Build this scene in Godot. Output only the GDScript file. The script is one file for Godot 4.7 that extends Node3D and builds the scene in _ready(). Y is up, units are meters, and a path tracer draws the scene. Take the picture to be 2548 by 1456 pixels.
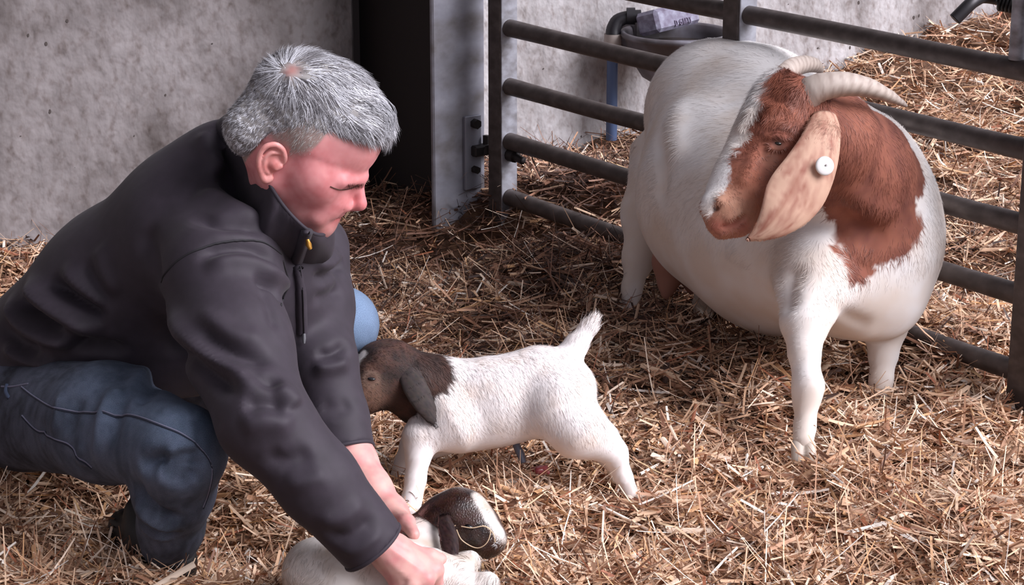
extends Node3D
# A man crouching over a new-born goat kid in a straw-bedded pen, with a standing kid and its mother.
# Units are metres, y is up, the straw surface is near y = 0. The camera stands at (0, 1.5, 0) and looks along -z.

const FOCAL := 5430.0
var pitch := atan(1668.0 / 5430.0)
var eye := Vector3(0, 1.5, 0)
var axis_f := Vector3(0, -sin(pitch), -cos(pitch))
var axis_u := Vector3(0, cos(pitch), -sin(pitch))
var rng := RandomNumberGenerator.new()
var noise := FastNoiseLite.new()
var fine := FastNoiseLite.new()
const WALL_DIR := Vector3(0.795, 0, -0.606)     # along the back wall, to the right and away
const WALL_OUT := Vector3(0.606, 0, 0.795)      # out of the back wall, into the pen
var wall_at := Vector3.ZERO

func at(px: float, py: float, depth: float) -> Vector3:      # a measured direction and a depth make a point
	return eye + depth * (axis_f + Vector3((px - 1274.0) / FOCAL, 0, 0) - axis_u * ((py - 728.0) / FOCAL))

func ground(px: float, py: float, y := 0.0) -> Vector3:
	var d := at(px, py, 1.0) - eye
	return eye + d * ((y - eye.y) / d.y)

func lin(r: float, g: float, b: float) -> Color:             # an sRGB 0..255 colour as linear
	return Color(r / 255.0, g / 255.0, b / 255.0).srgb_to_linear()

# ---------------------------------------------------------------- implicit bodies
class Field extends RefCounted:
	var ops := []
	var lo: Vector3
	var c := 0.01
	var nx := 0
	var ny := 0
	var nz := 0
	var d := PackedFloat32Array()
	var v := PackedVector3Array()
	var tri := PackedInt32Array()
	var nrm := PackedVector3Array()
	func bone(a: Vector3, b: Vector3, ra: float, rb: float, k := 0.02, n := Vector3.ZERO, s := 1.0) -> void:
		ops.append([0, a, b, ra, rb, k, n, s])
	func chain(list: Array, k := 0.02, n := Vector3.ZERO, s := 1.0) -> void:   # [[point, radius], ...]
		for i in list.size() - 1:
			ops.append([0, list[i][0], list[i + 1][0], list[i][1], list[i + 1][1], k, n, s])
	func carve(a: Vector3, b: Vector3, ra: float, rb: float, k := 0.006) -> void:
		ops.append([1, a, b, ra, rb, k, Vector3.ZERO, 1.0])
	func ball(p: Vector3, r: Vector3, frame := Basis.IDENTITY, k := 0.02) -> void:
		ops.append([2, p, r, frame, k])
	func cut(p: Vector3, n: Vector3, reach: float) -> void:
		ops.append([3, p, n.normalized(), reach])
	func build(cell: float, smooth := 1) -> Field:
		c = cell
		var a := Vector3(1e9, 1e9, 1e9)
		var b := -a
		for o in ops:
			if o[0] == 0:
				var r: float = maxf(o[3], o[4]) * maxf(1.0, o[7])
				for p in [o[1], o[2]]:
					a = a.min(p - Vector3(r, r, r))
					b = b.max(p + Vector3(r, r, r))
			elif o[0] == 2:
				var r: float = o[2][o[2].max_axis_index()]
				a = a.min(o[1] - Vector3(r, r, r))
				b = b.max(o[1] + Vector3(r, r, r))
		lo = a - Vector3(3, 3, 3) * c
		var span := b - lo + Vector3(3, 3, 3) * c
		nx = int(span.x / c) + 2
		ny = int(span.y / c) + 2
		nz = int(span.z / c) + 2
		d.resize(nx * ny * nz)
		d.fill(9.0)
		for o in ops:
			if o[0] == 0:
				_bone(o[1], o[2], o[3], o[4], o[5], o[6], o[7])
			elif o[0] == 1:
				_carve(o[1], o[2], o[3], o[4], o[5])
			elif o[0] == 2:
				_ball(o[1], o[2], o[3], o[4])
			else:
				_cut(o[1], o[2], o[3])
		_net()
		for i in smooth:
			_relax()
		normals()
		return self
	func _range(a: Vector3, b: Vector3) -> Array:
		var p := ((a - lo) / c).floor()
		var q := ((b - lo) / c).ceil()
		return [maxi(0, int(p.x)), mini(nx - 1, int(q.x)), maxi(0, int(p.y)), mini(ny - 1, int(q.y)), maxi(0, int(p.z)), mini(nz - 1, int(q.z))]
	func _bone(a: Vector3, b: Vector3, ra: float, rb: float, k: float, n: Vector3, s: float) -> void:
		var margin := k + 2.5 * c
		var r := maxf(ra, rb) * maxf(1.0, s) + margin
		var g := _range(a.min(b) - Vector3(r, r, r), a.max(b) + Vector3(r, r, r))
		var ba := b - a
		var inv := 1.0 / maxf(ba.length_squared(), 1e-9)
		var dr := rb - ra
		var flat := s != 1.0
		var w := 1.0 / (s * s) - 1.0
		var q4 := 0.25 / maxf(k, 1e-5)
		for z in range(g[4], g[5] + 1):
			for y in range(g[2], g[3] + 1):
				var row := nx * (y + ny * z)
				var p := lo + Vector3(g[0], y, z) * c - a
				for x in range(g[0], g[1] + 1):
					var t := clampf(p.dot(ba) * inv, 0.0, 1.0)
					var q := p - ba * t
					p.x += c
					var l := q.length_squared()
					if flat:
						var e := q.dot(n)
						l += e * e * w
					var f := sqrt(l) - ra - dr * t
					if f > margin:
						continue
					var old := d[row + x]
					var h := k - absf(f - old)
					d[row + x] = minf(f, old) - (h * h * q4 if h > 0.0 else 0.0)
	func _carve(a: Vector3, b: Vector3, ra: float, rb: float, k: float) -> void:
		var r := maxf(ra, rb) + k + c
		var g := _range(a.min(b) - Vector3(r, r, r), a.max(b) + Vector3(r, r, r))
		var ba := b - a
		var inv := 1.0 / maxf(ba.length_squared(), 1e-9)
		for z in range(g[4], g[5] + 1):
			for y in range(g[2], g[3] + 1):
				var row := nx * (y + ny * z)
				for x in range(g[0], g[1] + 1):
					var p := lo + Vector3(x, y, z) * c - a
					var t := clampf(p.dot(ba) * inv, 0.0, 1.0)
					var f := lerpf(ra, rb, t) - (p - ba * t).length()
					var old := d[row + x]
					var h := k - absf(f - old)
					d[row + x] = maxf(f, old) + (h * h * 0.25 / k if h > 0.0 else 0.0)
	func _ball(o: Vector3, r: Vector3, frame: Basis, k: float) -> void:
		var margin := k + 2.5 * c
		var m: float = r[r.max_axis_index()] + margin
		var g := _range(o - Vector3(m, m, m), o + Vector3(m, m, m))
		var inv := frame.inverse()
		var i1 := Vector3.ONE / r
		var q4 := 0.25 / maxf(k, 1e-5)
		for z in range(g[4], g[5] + 1):
			for y in range(g[2], g[3] + 1):
				var row := nx * (y + ny * z)
				for x in range(g[0], g[1] + 1):
					var p := (inv * (lo + Vector3(x, y, z) * c - o)) * i1
					var k0 := p.length()
					var k1 := (p * i1).length()
					var f := k0 * (k0 - 1.0) / maxf(k1, 1e-6)
					if f > margin:
						continue
					var old := d[row + x]
					var h := k - absf(f - old)
					d[row + x] = minf(f, old) - (h * h * q4 if h > 0.0 else 0.0)
	func _cut(o: Vector3, n: Vector3, reach: float) -> void:
		var g := _range(o - Vector3(reach, reach, reach), o + Vector3(reach, reach, reach))
		for z in range(g[4], g[5] + 1):
			for y in range(g[2], g[3] + 1):
				for x in range(g[0], g[1] + 1):
					var p := lo + Vector3(x, y, z) * c - o
					if p.length_squared() < reach * reach:
						var i := x + nx * (y + ny * z)
						d[i] = maxf(d[i], p.dot(n))
	func _net() -> void:
		var cell := PackedInt32Array()
		cell.resize(nx * ny * nz)
		cell.fill(-1)
		var sums := PackedVector3Array()
		var counts := PackedInt32Array()
		var step := [1, nx, nx * ny]
		var edges := PackedInt32Array()
		var dirs := [Vector3(1, 0, 0), Vector3(0, 1, 0), Vector3(0, 0, 1)]
		for z in range(1, nz - 1):
			for y in range(1, ny - 1):
				var i := nx * (y + ny * z)
				for x in range(1, nx - 1):
					var f := d[i + x]
					if f > 1.0:
						continue
					for ax in 3:
						var g := d[i + x + step[ax]]
						if (f < 0.0) == (g < 0.0):
							continue
						var at_: Vector3 = Vector3(x, y, z) + dirs[ax] * (f / (f - g) if absf(g) < 1.0 else 0.5)
						var s1: int = step[(ax + 1) % 3]
						var s2: int = step[(ax + 2) % 3]
						for j in [i + x, i + x - s1, i + x - s1 - s2, i + x - s2]:
							var m := cell[j]
							if m < 0:
								m = sums.size()
								cell[j] = m
								sums.append(Vector3.ZERO)
								counts.append(0)
							sums[m] += at_
							counts[m] += 1
						edges.append(i + x)
						edges.append(ax if f < 0.0 else ax + 3)
		v.resize(sums.size())
		for i in sums.size():
			v[i] = lo + sums[i] / counts[i] * c
		for e in range(0, edges.size(), 2):
			var i := edges[e]
			var ax := edges[e + 1]
			var s1: int = step[(ax + 1) % 3]
			var s2: int = step[(ax + 2) % 3]
			var a := cell[i]
			var b := cell[i - s1]
			var cc := cell[i - s1 - s2]
			var dd := cell[i - s2]
			if ax < 3:
				tri.append_array([a, cc, b, a, dd, cc])
			else:
				tri.append_array([a, b, cc, a, cc, dd])
	func _relax() -> void:
		var sum := PackedVector3Array()
		sum.resize(v.size())
		var cnt := PackedInt32Array()
		cnt.resize(v.size())
		for t in range(0, tri.size(), 3):
			var a := tri[t]
			var b := tri[t + 1]
			var e := tri[t + 2]
			var m := v[a] + v[b] + v[e]
			sum[a] += m
			sum[b] += m
			sum[e] += m
			cnt[a] += 3
			cnt[b] += 3
			cnt[e] += 3
		for i in v.size():
			if cnt[i] > 0:
				v[i] = v[i].lerp(sum[i] / cnt[i], 0.6)
	func normals() -> void:
		nrm.resize(v.size())
		nrm.fill(Vector3.ZERO)
		for t in range(0, tri.size(), 3):
			var a := tri[t]
			var b := tri[t + 1]
			var e := tri[t + 2]
			var m := (v[e] - v[a]).cross(v[b] - v[a])
			nrm[a] += m
			nrm[b] += m
			nrm[e] += m
		for i in v.size():
			nrm[i] = nrm[i].normalized()
	func value(p: Vector3) -> float:
		var q := (p - lo) / c
		var x := int(q.x)
		var y := int(q.y)
		var z := int(q.z)
		if x < 0 or y < 0 or z < 0 or x >= nx - 1 or y >= ny - 1 or z >= nz - 1:
			return 9.0
		var i := x + nx * (y + ny * z)
		var u := q - Vector3(x, y, z)
		var s := nx * ny
		var a := lerpf(lerpf(d[i], d[i + 1], u.x), lerpf(d[i + nx], d[i + nx + 1], u.x), u.y)
		var b := lerpf(lerpf(d[i + s], d[i + s + 1], u.x), lerpf(d[i + s + nx], d[i + s + nx + 1], u.x), u.y)
		return lerpf(a, b, u.z)
	func hit(from: Vector3, towards: Vector3) -> Vector3:     # where a line meets the surface
		var dir := towards.normalized()
		var half := Vector3(nx, ny, nz) * c * 0.5
		var t := maxf(0.0, (lo + half - from).length() - half.length())
		var stop := t + half.length() * 2.0
		while t < stop:
			if value(from + dir * t) < 0.0:
				var a := t - c * 0.7
				var b := t
				for i in 8:
					var m := (a + b) * 0.5
					if value(from + dir * m) < 0.0:
						b = m
					else:
						a = m
				return from + dir * b
			t += c * 0.7
		return Vector3.INF
	func fold(path: PackedVector3Array, width: float, height: float) -> void:     # a ridge (or a valley) along a line on the surface
		var a := path[0]
		var b := path[0]
		for p in path:
			a = a.min(p)
			b = b.max(p)
		var r := width * 2.2
		var box := AABB(a - Vector3(r, r, r), b - a + Vector3(2, 2, 2) * r)
		var total := path.size() - 1
		for i in v.size():
			var p := v[i]
			if not box.has_point(p):
				continue
			var best := 1e9
			var along := 0.0
			for k in total:
				var ba := path[k + 1] - path[k]
				var t := clampf((p - path[k]).dot(ba) / maxf(ba.length_squared(), 1e-9), 0.0, 1.0)
				var l := (p - path[k] - ba * t).length_squared()
				if l < best:
					best = l
					along = (k + t) / total
			if best < r * r:
				v[i] = p + nrm[i] * (height * exp(-best / (width * width)) * smoothstep(0.0, 0.25, along) * smoothstep(1.0, 0.75, along))

func surf(f: Field, px: float, py: float) -> Vector3:        # the point of a body that lies in a measured direction
	return f.hit(eye, at(px, py, 1.0) - eye)

func surf_path(f: Field, list: Array, n := 4) -> PackedVector3Array:
	var c := Curve2D.new()
	for i in list.size():
		var p := Vector2(list[i][0], list[i][1])
		var t := (Vector2(list[mini(i + 1, list.size() - 1)][0], list[mini(i + 1, list.size() - 1)][1]) - Vector2(list[maxi(i - 1, 0)][0], list[maxi(i - 1, 0)][1])) / 6.0
		c.add_point(p, -t, t)
	var out := PackedVector3Array()
	var count := (list.size() - 1) * n
	for i in count + 1:
		var q := c.sample_baked(c.get_baked_length() * i / count)
		var h := surf(f, q.x, q.y)
		if h != Vector3.INF:
			out.append(h)
	return out

func settle(f: Field, path: PackedVector3Array, lift: float) -> PackedVector3Array:     # moved onto the folded surface
	var out := PackedVector3Array()
	for p in path:
		var best := 1e9
		var k := 0
		for i in f.v.size():
			var l := f.v[i].distance_squared_to(p)
			if l < best:
				best = l
				k = i
		out.append(p + f.nrm[k] * ((f.v[k] - p).dot(f.nrm[k]) + lift))
	return out

# ---------------------------------------------------------------- meshes and nodes
func commit(called: String, v: PackedVector3Array, n: PackedVector3Array, col: PackedColorArray, tri: PackedInt32Array, m: Material, parent: Node = self) -> MeshInstance3D:
	var arr := []
	arr.resize(Mesh.ARRAY_MAX)
	arr[Mesh.ARRAY_VERTEX] = v
	arr[Mesh.ARRAY_NORMAL] = n
	if col.size() == v.size():
		arr[Mesh.ARRAY_COLOR] = col
	arr[Mesh.ARRAY_INDEX] = tri
	var am := ArrayMesh.new()
	am.add_surface_from_arrays(Mesh.PRIMITIVE_TRIANGLES, arr)
	return place(called, am, m, parent)

func place(called: String, mesh: Mesh, m: Material, parent: Node = self) -> MeshInstance3D:
	var o := MeshInstance3D.new()
	o.name = called
	o.mesh = mesh
	o.material_override = m
	o.cast_shadow = GeometryInstance3D.SHADOW_CASTING_SETTING_ON
	parent.add_child(o, true)
	return o

func body(called: String, f: Field, col: PackedColorArray, m: Material, parent: Node = self) -> MeshInstance3D:
	return commit(called, f.v, f.nrm, col, f.tri, m, parent)

func tag(o: Node, label: String, category: String, group := "", kind := "") -> Node:
	if label != "":
		o.set_meta("label", label)
	if category != "":
		o.set_meta("category", category)
	if group != "":
		o.set_meta("group", group)
	if kind != "":
		o.set_meta("kind", kind)
	return o

func thing(called: String, label: String, category: String, where := Vector3.ZERO) -> Node3D:
	var o := Node3D.new()
	o.name = called
	o.position = where
	add_child(o, true)
	tag(o, label, category)
	return o

func mat(color: Color, rough := 0.8, metal := 0.0) -> StandardMaterial3D:
	var m := StandardMaterial3D.new()
	m.albedo_color = color
	m.roughness = rough
	m.metallic = metal
	m.cull_mode = BaseMaterial3D.CULL_DISABLED
	return m

func painted(rough := 0.8) -> StandardMaterial3D:            # takes its colour from the vertices
	var m := mat(Color.WHITE, rough)
	m.vertex_color_use_as_albedo = true
	return m

func noise_texture(size: int, freq: float, octaves: int, seed_: int, ramp: Array = [], kind := FastNoiseLite.TYPE_SIMPLEX_SMOOTH) -> ImageTexture:
	var n := FastNoiseLite.new()
	n.seed = seed_
	n.noise_type = kind
	n.frequency = freq
	n.fractal_octaves = octaves
	var im := n.get_seamless_image(size, size)
	im.convert(Image.FORMAT_RGB8)
	if ramp.size() > 0:
		var g := Gradient.new()
		g.offsets = PackedFloat32Array(ramp.map(func(e): return e[0]))
		g.colors = PackedColorArray(ramp.map(func(e): return e[1]))
		var table: Array[Color] = []
		for i in 256:
			table.append(g.sample(i / 255.0))
		for y in size:
			for x in size:
				im.set_pixel(x, y, table[int(im.get_pixel(x, y).r * 255.0)])
	im.generate_mipmaps()
	return ImageTexture.create_from_image(im)

func relief(m: StandardMaterial3D, tex: Texture2D, cm: float) -> void:
	m.heightmap_enabled = true
	m.heightmap_texture = tex
	m.heightmap_scale = cm

func triplanar(m: StandardMaterial3D, scale_: float) -> void:
	m.uv1_triplanar = true
	m.uv1_world_triplanar = true
	m.uv1_scale = Vector3(scale_, scale_, scale_)

func tube_mesh(path: PackedVector3Array, radii: PackedFloat32Array, sides := 12, flat := 1.0, up := Vector3.UP) -> ArrayMesh:
	var v := PackedVector3Array()
	var n := PackedVector3Array()
	var tri := PackedInt32Array()
	var last := path.size() - 1
	for i in path.size():
		var t := (path[mini(i + 1, last)] - path[maxi(i - 1, 0)]).normalized()
		var s := t.cross(up).normalized()
		if s.length() < 0.5:
			s = t.cross(Vector3(1, 0.1, 0)).normalized()
		var u := s.cross(t)
		for k in sides:
			var a := TAU * k / sides
			var o := s * cos(a) * flat + u * sin(a)
			v.append(path[i] + o * radii[i])
			n.append(o.normalized())
			if i > 0:
				var p := i * sides + k
				var q := i * sides + (k + 1) % sides
				tri.append_array([p - sides, q, p, p - sides, q - sides, q])
	for e in [0, last]:
		var m := v.size()
		v.append(path[e])
		n.append((path[e] - path[1 if e == 0 else last - 1]).normalized())
		for k in sides:
			var p: int = e * sides + k
			var q: int = e * sides + (k + 1) % sides
			tri.append_array([m, q, p] if e == 0 else [m, p, q])
	var arr := []
	arr.resize(Mesh.ARRAY_MAX)
	arr[Mesh.ARRAY_VERTEX] = v
	arr[Mesh.ARRAY_NORMAL] = n
	arr[Mesh.ARRAY_INDEX] = tri
	var am := ArrayMesh.new()
	am.add_surface_from_arrays(Mesh.PRIMITIVE_TRIANGLES, arr)
	return am

func even(path: PackedVector3Array, r: float) -> PackedFloat32Array:
	var out := PackedFloat32Array()
	out.resize(path.size())
	out.fill(r)
	return out

func curve_points(list: Array, count: int) -> Array:         # [[point, radius], ...] made smooth: [points, radii]
	var c := Curve3D.new()
	for i in list.size():
		var t: Vector3 = (list[mini(i + 1, list.size() - 1)][0] - list[maxi(i - 1, 0)][0]) / 6.0
		c.add_point(list[i][0], -t, t)
	var pts := PackedVector3Array()
	var rad := PackedFloat32Array()
	for i in count + 1:
		var u := float(i) / count * (list.size() - 1)
		var k := mini(int(u), list.size() - 2)
		pts.append(c.sample(k, u - k))
		rad.append(lerpf(list[k][1], list[k + 1][1], smoothstep(0.0, 1.0, u - k) * 0.5 + (u - k) * 0.5))
	return [pts, rad]

# a box with chamfered edges: centre, half sizes, frame
func box_into(st: SurfaceTool, o: Vector3, h: Vector3, frame := Basis.IDENTITY, ch := 0.003) -> void:
	var e := minf(ch, minf(h.x, minf(h.y, h.z)) * 0.5)
	var faces := []
	for ax in 3:
		for s in [-1.0, 1.0]:
			var b := (ax + 1) % 3
			var g := (ax + 2) % 3
			var q := []
			for w in [[-1, -1], [1, -1], [1, 1], [-1, 1]]:
				var p := Vector3.ZERO
				p[ax] = s * h[ax]
				p[b] = w[0] * (h[b] - e)
				p[g] = w[1] * (h[g] - e)
				q.append(p)
			faces.append(q)
			for s2 in [-1.0, 1.0]:
				var r := []
				for w in [-1.0, 1.0]:
					var p := Vector3.ZERO
					p[ax] = s * h[ax]
					p[b] = s2 * (h[b] - e)
					p[g] = w * (h[g] - e)
					r.append(p)
				for w in [1.0, -1.0]:
					var p := Vector3.ZERO
					p[ax] = s * (h[ax] - e)
					p[b] = s2 * h[b]
					p[g] = w * (h[g] - e)
					r.append(p)
				faces.append(r)
	for sx in [-1.0, 1.0]:
		for sy in [-1.0, 1.0]:
			for sz in [-1.0, 1.0]:
				var s := Vector3(sx, sy, sz)
				faces.append([s * (h - Vector3(0, e, e)), s * (h - Vector3(e, 0, e)), s * (h - Vector3(e, e, 0))])
	for q in faces:
		var m: Vector3 = (q[1] - q[0]).cross(q[2] - q[0])
		var mid := Vector3.ZERO
		for p in q:
			mid += p
		if m.dot(mid) > 0.0:
			q.reverse()
			m = -m
		var nn: Vector3 = (frame * -m).normalized()
		for k in range(1, q.size() - 1):
			for p in [q[0], q[k], q[k + 1]]:
				st.set_normal(nn)
				st.add_vertex(o + frame * p)

func box(called: String, o: Vector3, h: Vector3, frame: Basis, m: Material, parent: Node = self, ch := 0.003) -> MeshInstance3D:
	var st := SurfaceTool.new()
	st.begin(Mesh.PRIMITIVE_TRIANGLES)
	box_into(st, o, h, frame, ch)
	return place(called, st.commit(), m, parent)

# a soft sheet with thickness along a middle line: an ear. rows of [middle, half width, side direction]
func sheet(called: String, rows: Array, thick: float, cup: float, face: Vector3, color: Callable, m: Material, parent: Node, across := 12) -> MeshInstance3D:
	var v := PackedVector3Array()
	var n := PackedVector3Array()
	var col := PackedColorArray()
	var tri := PackedInt32Array()
	var ring := across * 2
	for i in rows.size():
		var r: Array = rows[i]
		var side: Vector3 = r[2].normalized()
		var t: Vector3 = (rows[mini(i + 1, rows.size() - 1)][0] - rows[maxi(i - 1, 0)][0]).normalized()
		var out := side.cross(t).normalized()
		if out.dot(face) < 0.0:
			out = -out
		for k in ring:
			var top := k < across
			var u := lerpf(-1.0, 1.0, (k + 0.5) / across) if top else lerpf(1.0, -1.0, (k - across + 0.5) / across)
			var bulge := sqrt(maxf(0.0, 1.0 - pow(absf(u), 3.0)))
			var bend: float = -cup * u * u * r[1]
			v.append(r[0] + side * u * r[1] + out * (bend + (1.0 if top else -1.0) * thick * (0.12 + bulge)))
			n.append(Vector3.ZERO)
			col.append(color.call(float(i) / (rows.size() - 1), u, top))
			if i > 0:
				var p := i * ring + k
				var q := i * ring + (k + 1) % ring
				tri.append_array([p - ring, p, q, p - ring, q, q - ring])
	for e in [0, rows.size() - 1]:
		for k in across - 1:
			var a: int = e * ring + k
			var b: int = e * ring + ring - 1 - k
			tri.append_array([a, a + 1, b, a + 1, b - 1, b])
	var mid := Vector3.ZERO
	for t in range(0, tri.size(), 3):
		var w := (v[tri[t + 2]] - v[tri[t]]).cross(v[tri[t + 1]] - v[tri[t]])
		for j in 3:
			n[tri[t + j]] += w
	var k0 := int(rows.size() / 2.0) * ring + int(across / 2.0)
	var flip := n[k0].dot(face) < 0.0
	for i in n.size():
		n[i] = (-n[i] if flip else n[i]).normalized()
	if flip:
		for t in range(0, tri.size(), 3):
			var s := tri[t + 1]
			tri[t + 1] = tri[t + 2]
			tri[t + 2] = s
	return commit(called, v, n, col, tri, m, parent)

# ---------------------------------------------------------------- hairs and stalks, many at once
func ribbon_mesh(segments: int, bend: float, tip: float, valley := 0.0) -> ArrayMesh:   # unit length along y, unit width along x
	var st := SurfaceTool.new()
	st.begin(Mesh.PRIMITIVE_TRIANGLES)
	var rows := []
	for i in segments + 1:
		var t := float(i) / segments
		var w := 0.5 * lerpf(1.0, tip, t * t)
		rows.append([Vector3(-w, t, bend * t * t), Vector3(0, t, bend * t * t + valley), Vector3(w, t, bend * t * t)])
	for i in segments:
		for s in ([0, 1] if valley != 0.0 else [0]):
			var b: int = s + 1 if valley != 0.0 else 2
			for p in [rows[i][s], rows[i + 1][s], rows[i + 1][b], rows[i][s], rows[i + 1][b], rows[i][b]]:
				st.add_vertex(p)
	st.generate_normals()
	return st.commit()

func scatter(called: String, mesh: Mesh, buffer: PackedFloat32Array, m: Material, parent: Node) -> MultiMeshInstance3D:
	var mm := MultiMesh.new()
	mm.transform_format = MultiMesh.TRANSFORM_3D
	mm.use_colors = true
	mm.mesh = mesh
	mm.instance_count = int(buffer.size() / 16.0)
	mm.buffer = buffer
	var o := MultiMeshInstance3D.new()
	o.name = called
	o.multimesh = mm
	o.material_override = m
	o.set_meta("kind", "stuff")
	parent.add_child(o, true)
	return o

func push(buf: PackedFloat32Array, x: Vector3, y: Vector3, z: Vector3, o: Vector3, c: Color) -> void:
	buf.append_array([x.x, y.x, z.x, o.x, x.y, y.y, z.y, o.y, x.z, y.z, z.z, o.z, c.r, c.g, c.b, 1.0])

# hairs on a body: comb(p, n) gives the way they lie, look(p) their [length, width, lift]
func fur(called: String, v: PackedVector3Array, n: PackedVector3Array, col: PackedColorArray, tri: PackedInt32Array, count: int, comb: Callable, look: Callable, m: Material, parent: Node, bend := -0.25, mottle := 0.12) -> void:
	var buf := PackedFloat32Array()
	var faces := int(tri.size() / 3.0)
	var made := 0
	var tries := 0
	while made < count and tries < count * 4:
		tries += 1
		var t := rng.randi_range(0, faces - 1) * 3
		var a := tri[t]
		var b := tri[t + 1]
		var e := tri[t + 2]
		var u := rng.randf()
		var w := rng.randf()
		if u + w > 1.0:
			u = 1.0 - u
			w = 1.0 - w
		var p := v[a] + (v[b] - v[a]) * u + (v[e] - v[a]) * w
		var nn := n[a]
		if nn.dot((eye - p).normalized()) < -0.45:
			continue
		var l: Array = look.call(p)
		if l[0] <= 0.0:
			continue
		var dir: Vector3 = comb.call(p, nn)
		dir = (dir - nn * dir.dot(nn)).normalized()
		dir = (dir + Vector3(rng.randf() - 0.5, rng.randf() - 0.5, rng.randf() - 0.5) * 0.7).normalized()
		dir = (dir - nn * dir.dot(nn)).normalized()
		var y: Vector3 = (dir + nn * l[2] * rng.randf_range(0.5, 1.5)).normalized()
		var x := y.cross(nn).normalized()
		var z := x.cross(y)
		var len_: float = l[0] * rng.randf_range(0.6, 1.3)
		var g := 1.0 + rng.randf_range(-mottle, mottle)
		var c := col[a]
		push(buf, x * l[1], y * len_, z * len_, p - nn * 0.001, Color(c.r * g, c.g * g, c.b * g))
		made += 1
	scatter(called, ribbon_mesh(3, bend, 0.1), buf, m, parent)

func seg_dist(p: Vector3, a: Vector3, b: Vector3) -> float:
	var ba := b - a
	return (p - a - ba * clampf((p - a).dot(ba) / maxf(ba.length_squared(), 1e-9), 0.0, 1.0)).length()

# patches of a coat: [[point, radius], ...] chains; how far inside (metres, positive within)
func inside(p: Vector3, chains: Array) -> float:
	var best := -9.0
	for ch in chains:
		for i in maxi(1, ch.size() - 1):
			var a: Vector3 = ch[i][0]
			var b: Vector3 = ch[mini(i + 1, ch.size() - 1)][0]
			var ba := b - a
			var t := clampf((p - a).dot(ba) / maxf(ba.length_squared(), 1e-9), 0.0, 1.0)
			best = maxf(best, lerpf(ch[i][1], ch[mini(i + 1, ch.size() - 1)][1], t) - (p - a - ba * t).length())
	return best

# ---------------------------------------------------------------- the setting
func _ready() -> void:
	rng.seed = 7
	noise.seed = 3
	noise.frequency = 1.0
	fine.seed = 11
	fine.frequency = 1.0
	fine.fractal_octaves = 4
	noise.fractal_octaves = 3
	# camera, sky, daylight, exposure
	var cam := Camera3D.new()
	cam.name = "camera"
	cam.position = eye
	cam.rotation = Vector3(-pitch, 0, 0)
	cam.fov = rad_to_deg(2.0 * atan(728.0 / FOCAL))
	cam.near = 0.1
	cam.far = 60.0
	add_child(cam)
	var env := Environment.new()
	env.background_mode = Environment.BG_SKY
	var sky := Sky.new()
	var air := ProceduralSkyMaterial.new()
	air.sky_top_color = Color(0.80, 0.82, 0.90)
	air.sky_horizon_color = Color(0.88, 0.88, 0.92)
	air.ground_horizon_color = Color(0.55, 0.52, 0.50)
	air.ground_bottom_color = Color(0.40, 0.37, 0.35)
	air.sun_angle_max = 0.0
	sky.sky_material = air
	env.sky = sky
	env.background_energy_multiplier = 0.85
	env.tonemap_mode = Environment.TONE_MAPPER_LINEAR
	env.tonemap_exposure = 0.80
	env.sdfgi_enabled = true
	env.ssao_enabled = true
	env.ssil_enabled = true
	var we := WorldEnvironment.new()
	we.name = "world"
	we.environment = env
	add_child(we)
	var sun := DirectionalLight3D.new()       # the bright part of an overcast sky, to the right of the open shed
	sun.name = "overcast_daylight"
	sun.light_color = Color(0.98, 0.97, 1.0)
	sun.light_energy = 2.0
	sun.light_angular_distance = 38.0
	sun.shadow_enabled = true
	sun.look_at_from_position(Vector3(3.0, 2.35, 1.15), Vector3.ZERO)
	add_child(sun)

	wall_at = ground(45, 615)
	build_shell()
	build_stanchion()
	build_gate()
	build_drinker()
	build_straw()
	build_man()
	build_doe()
	build_standing_kid()
	build_lying_kid()

func along(u: float, w: float, y: float) -> Vector3:         # u along the back wall, w out of it
	return Vector3(wall_at.x, 0, wall_at.z) + WALL_DIR * u + WALL_OUT * w + Vector3(0, y, 0)

func wall_uv(p: Vector3) -> Vector2:
	return Vector2((p - wall_at).dot(WALL_DIR), (p - wall_at).dot(WALL_OUT))

func on_wall(px: float, py: float, off := 0.0) -> Vector3:
	var d := at(px, py, 1.0) - eye
	return eye + d * ((wall_at + WALL_OUT * off - eye).dot(WALL_OUT) / d.dot(WALL_OUT))

func height_at(p: Vector3, py: float) -> float:               # how high above p a measured row lies
	var a := -1.0
	var b := 4.0
	for i in 40:
		var m := (a + b) * 0.5
		var q := Vector3(p.x, m, p.z) - eye
		if 728.0 - FOCAL * q.dot(axis_u) / q.dot(axis_f) > py:
			a = m
		else:
			b = m
	return a

var wall_frame := Basis(WALL_DIR, Vector3.UP, WALL_OUT)

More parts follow.
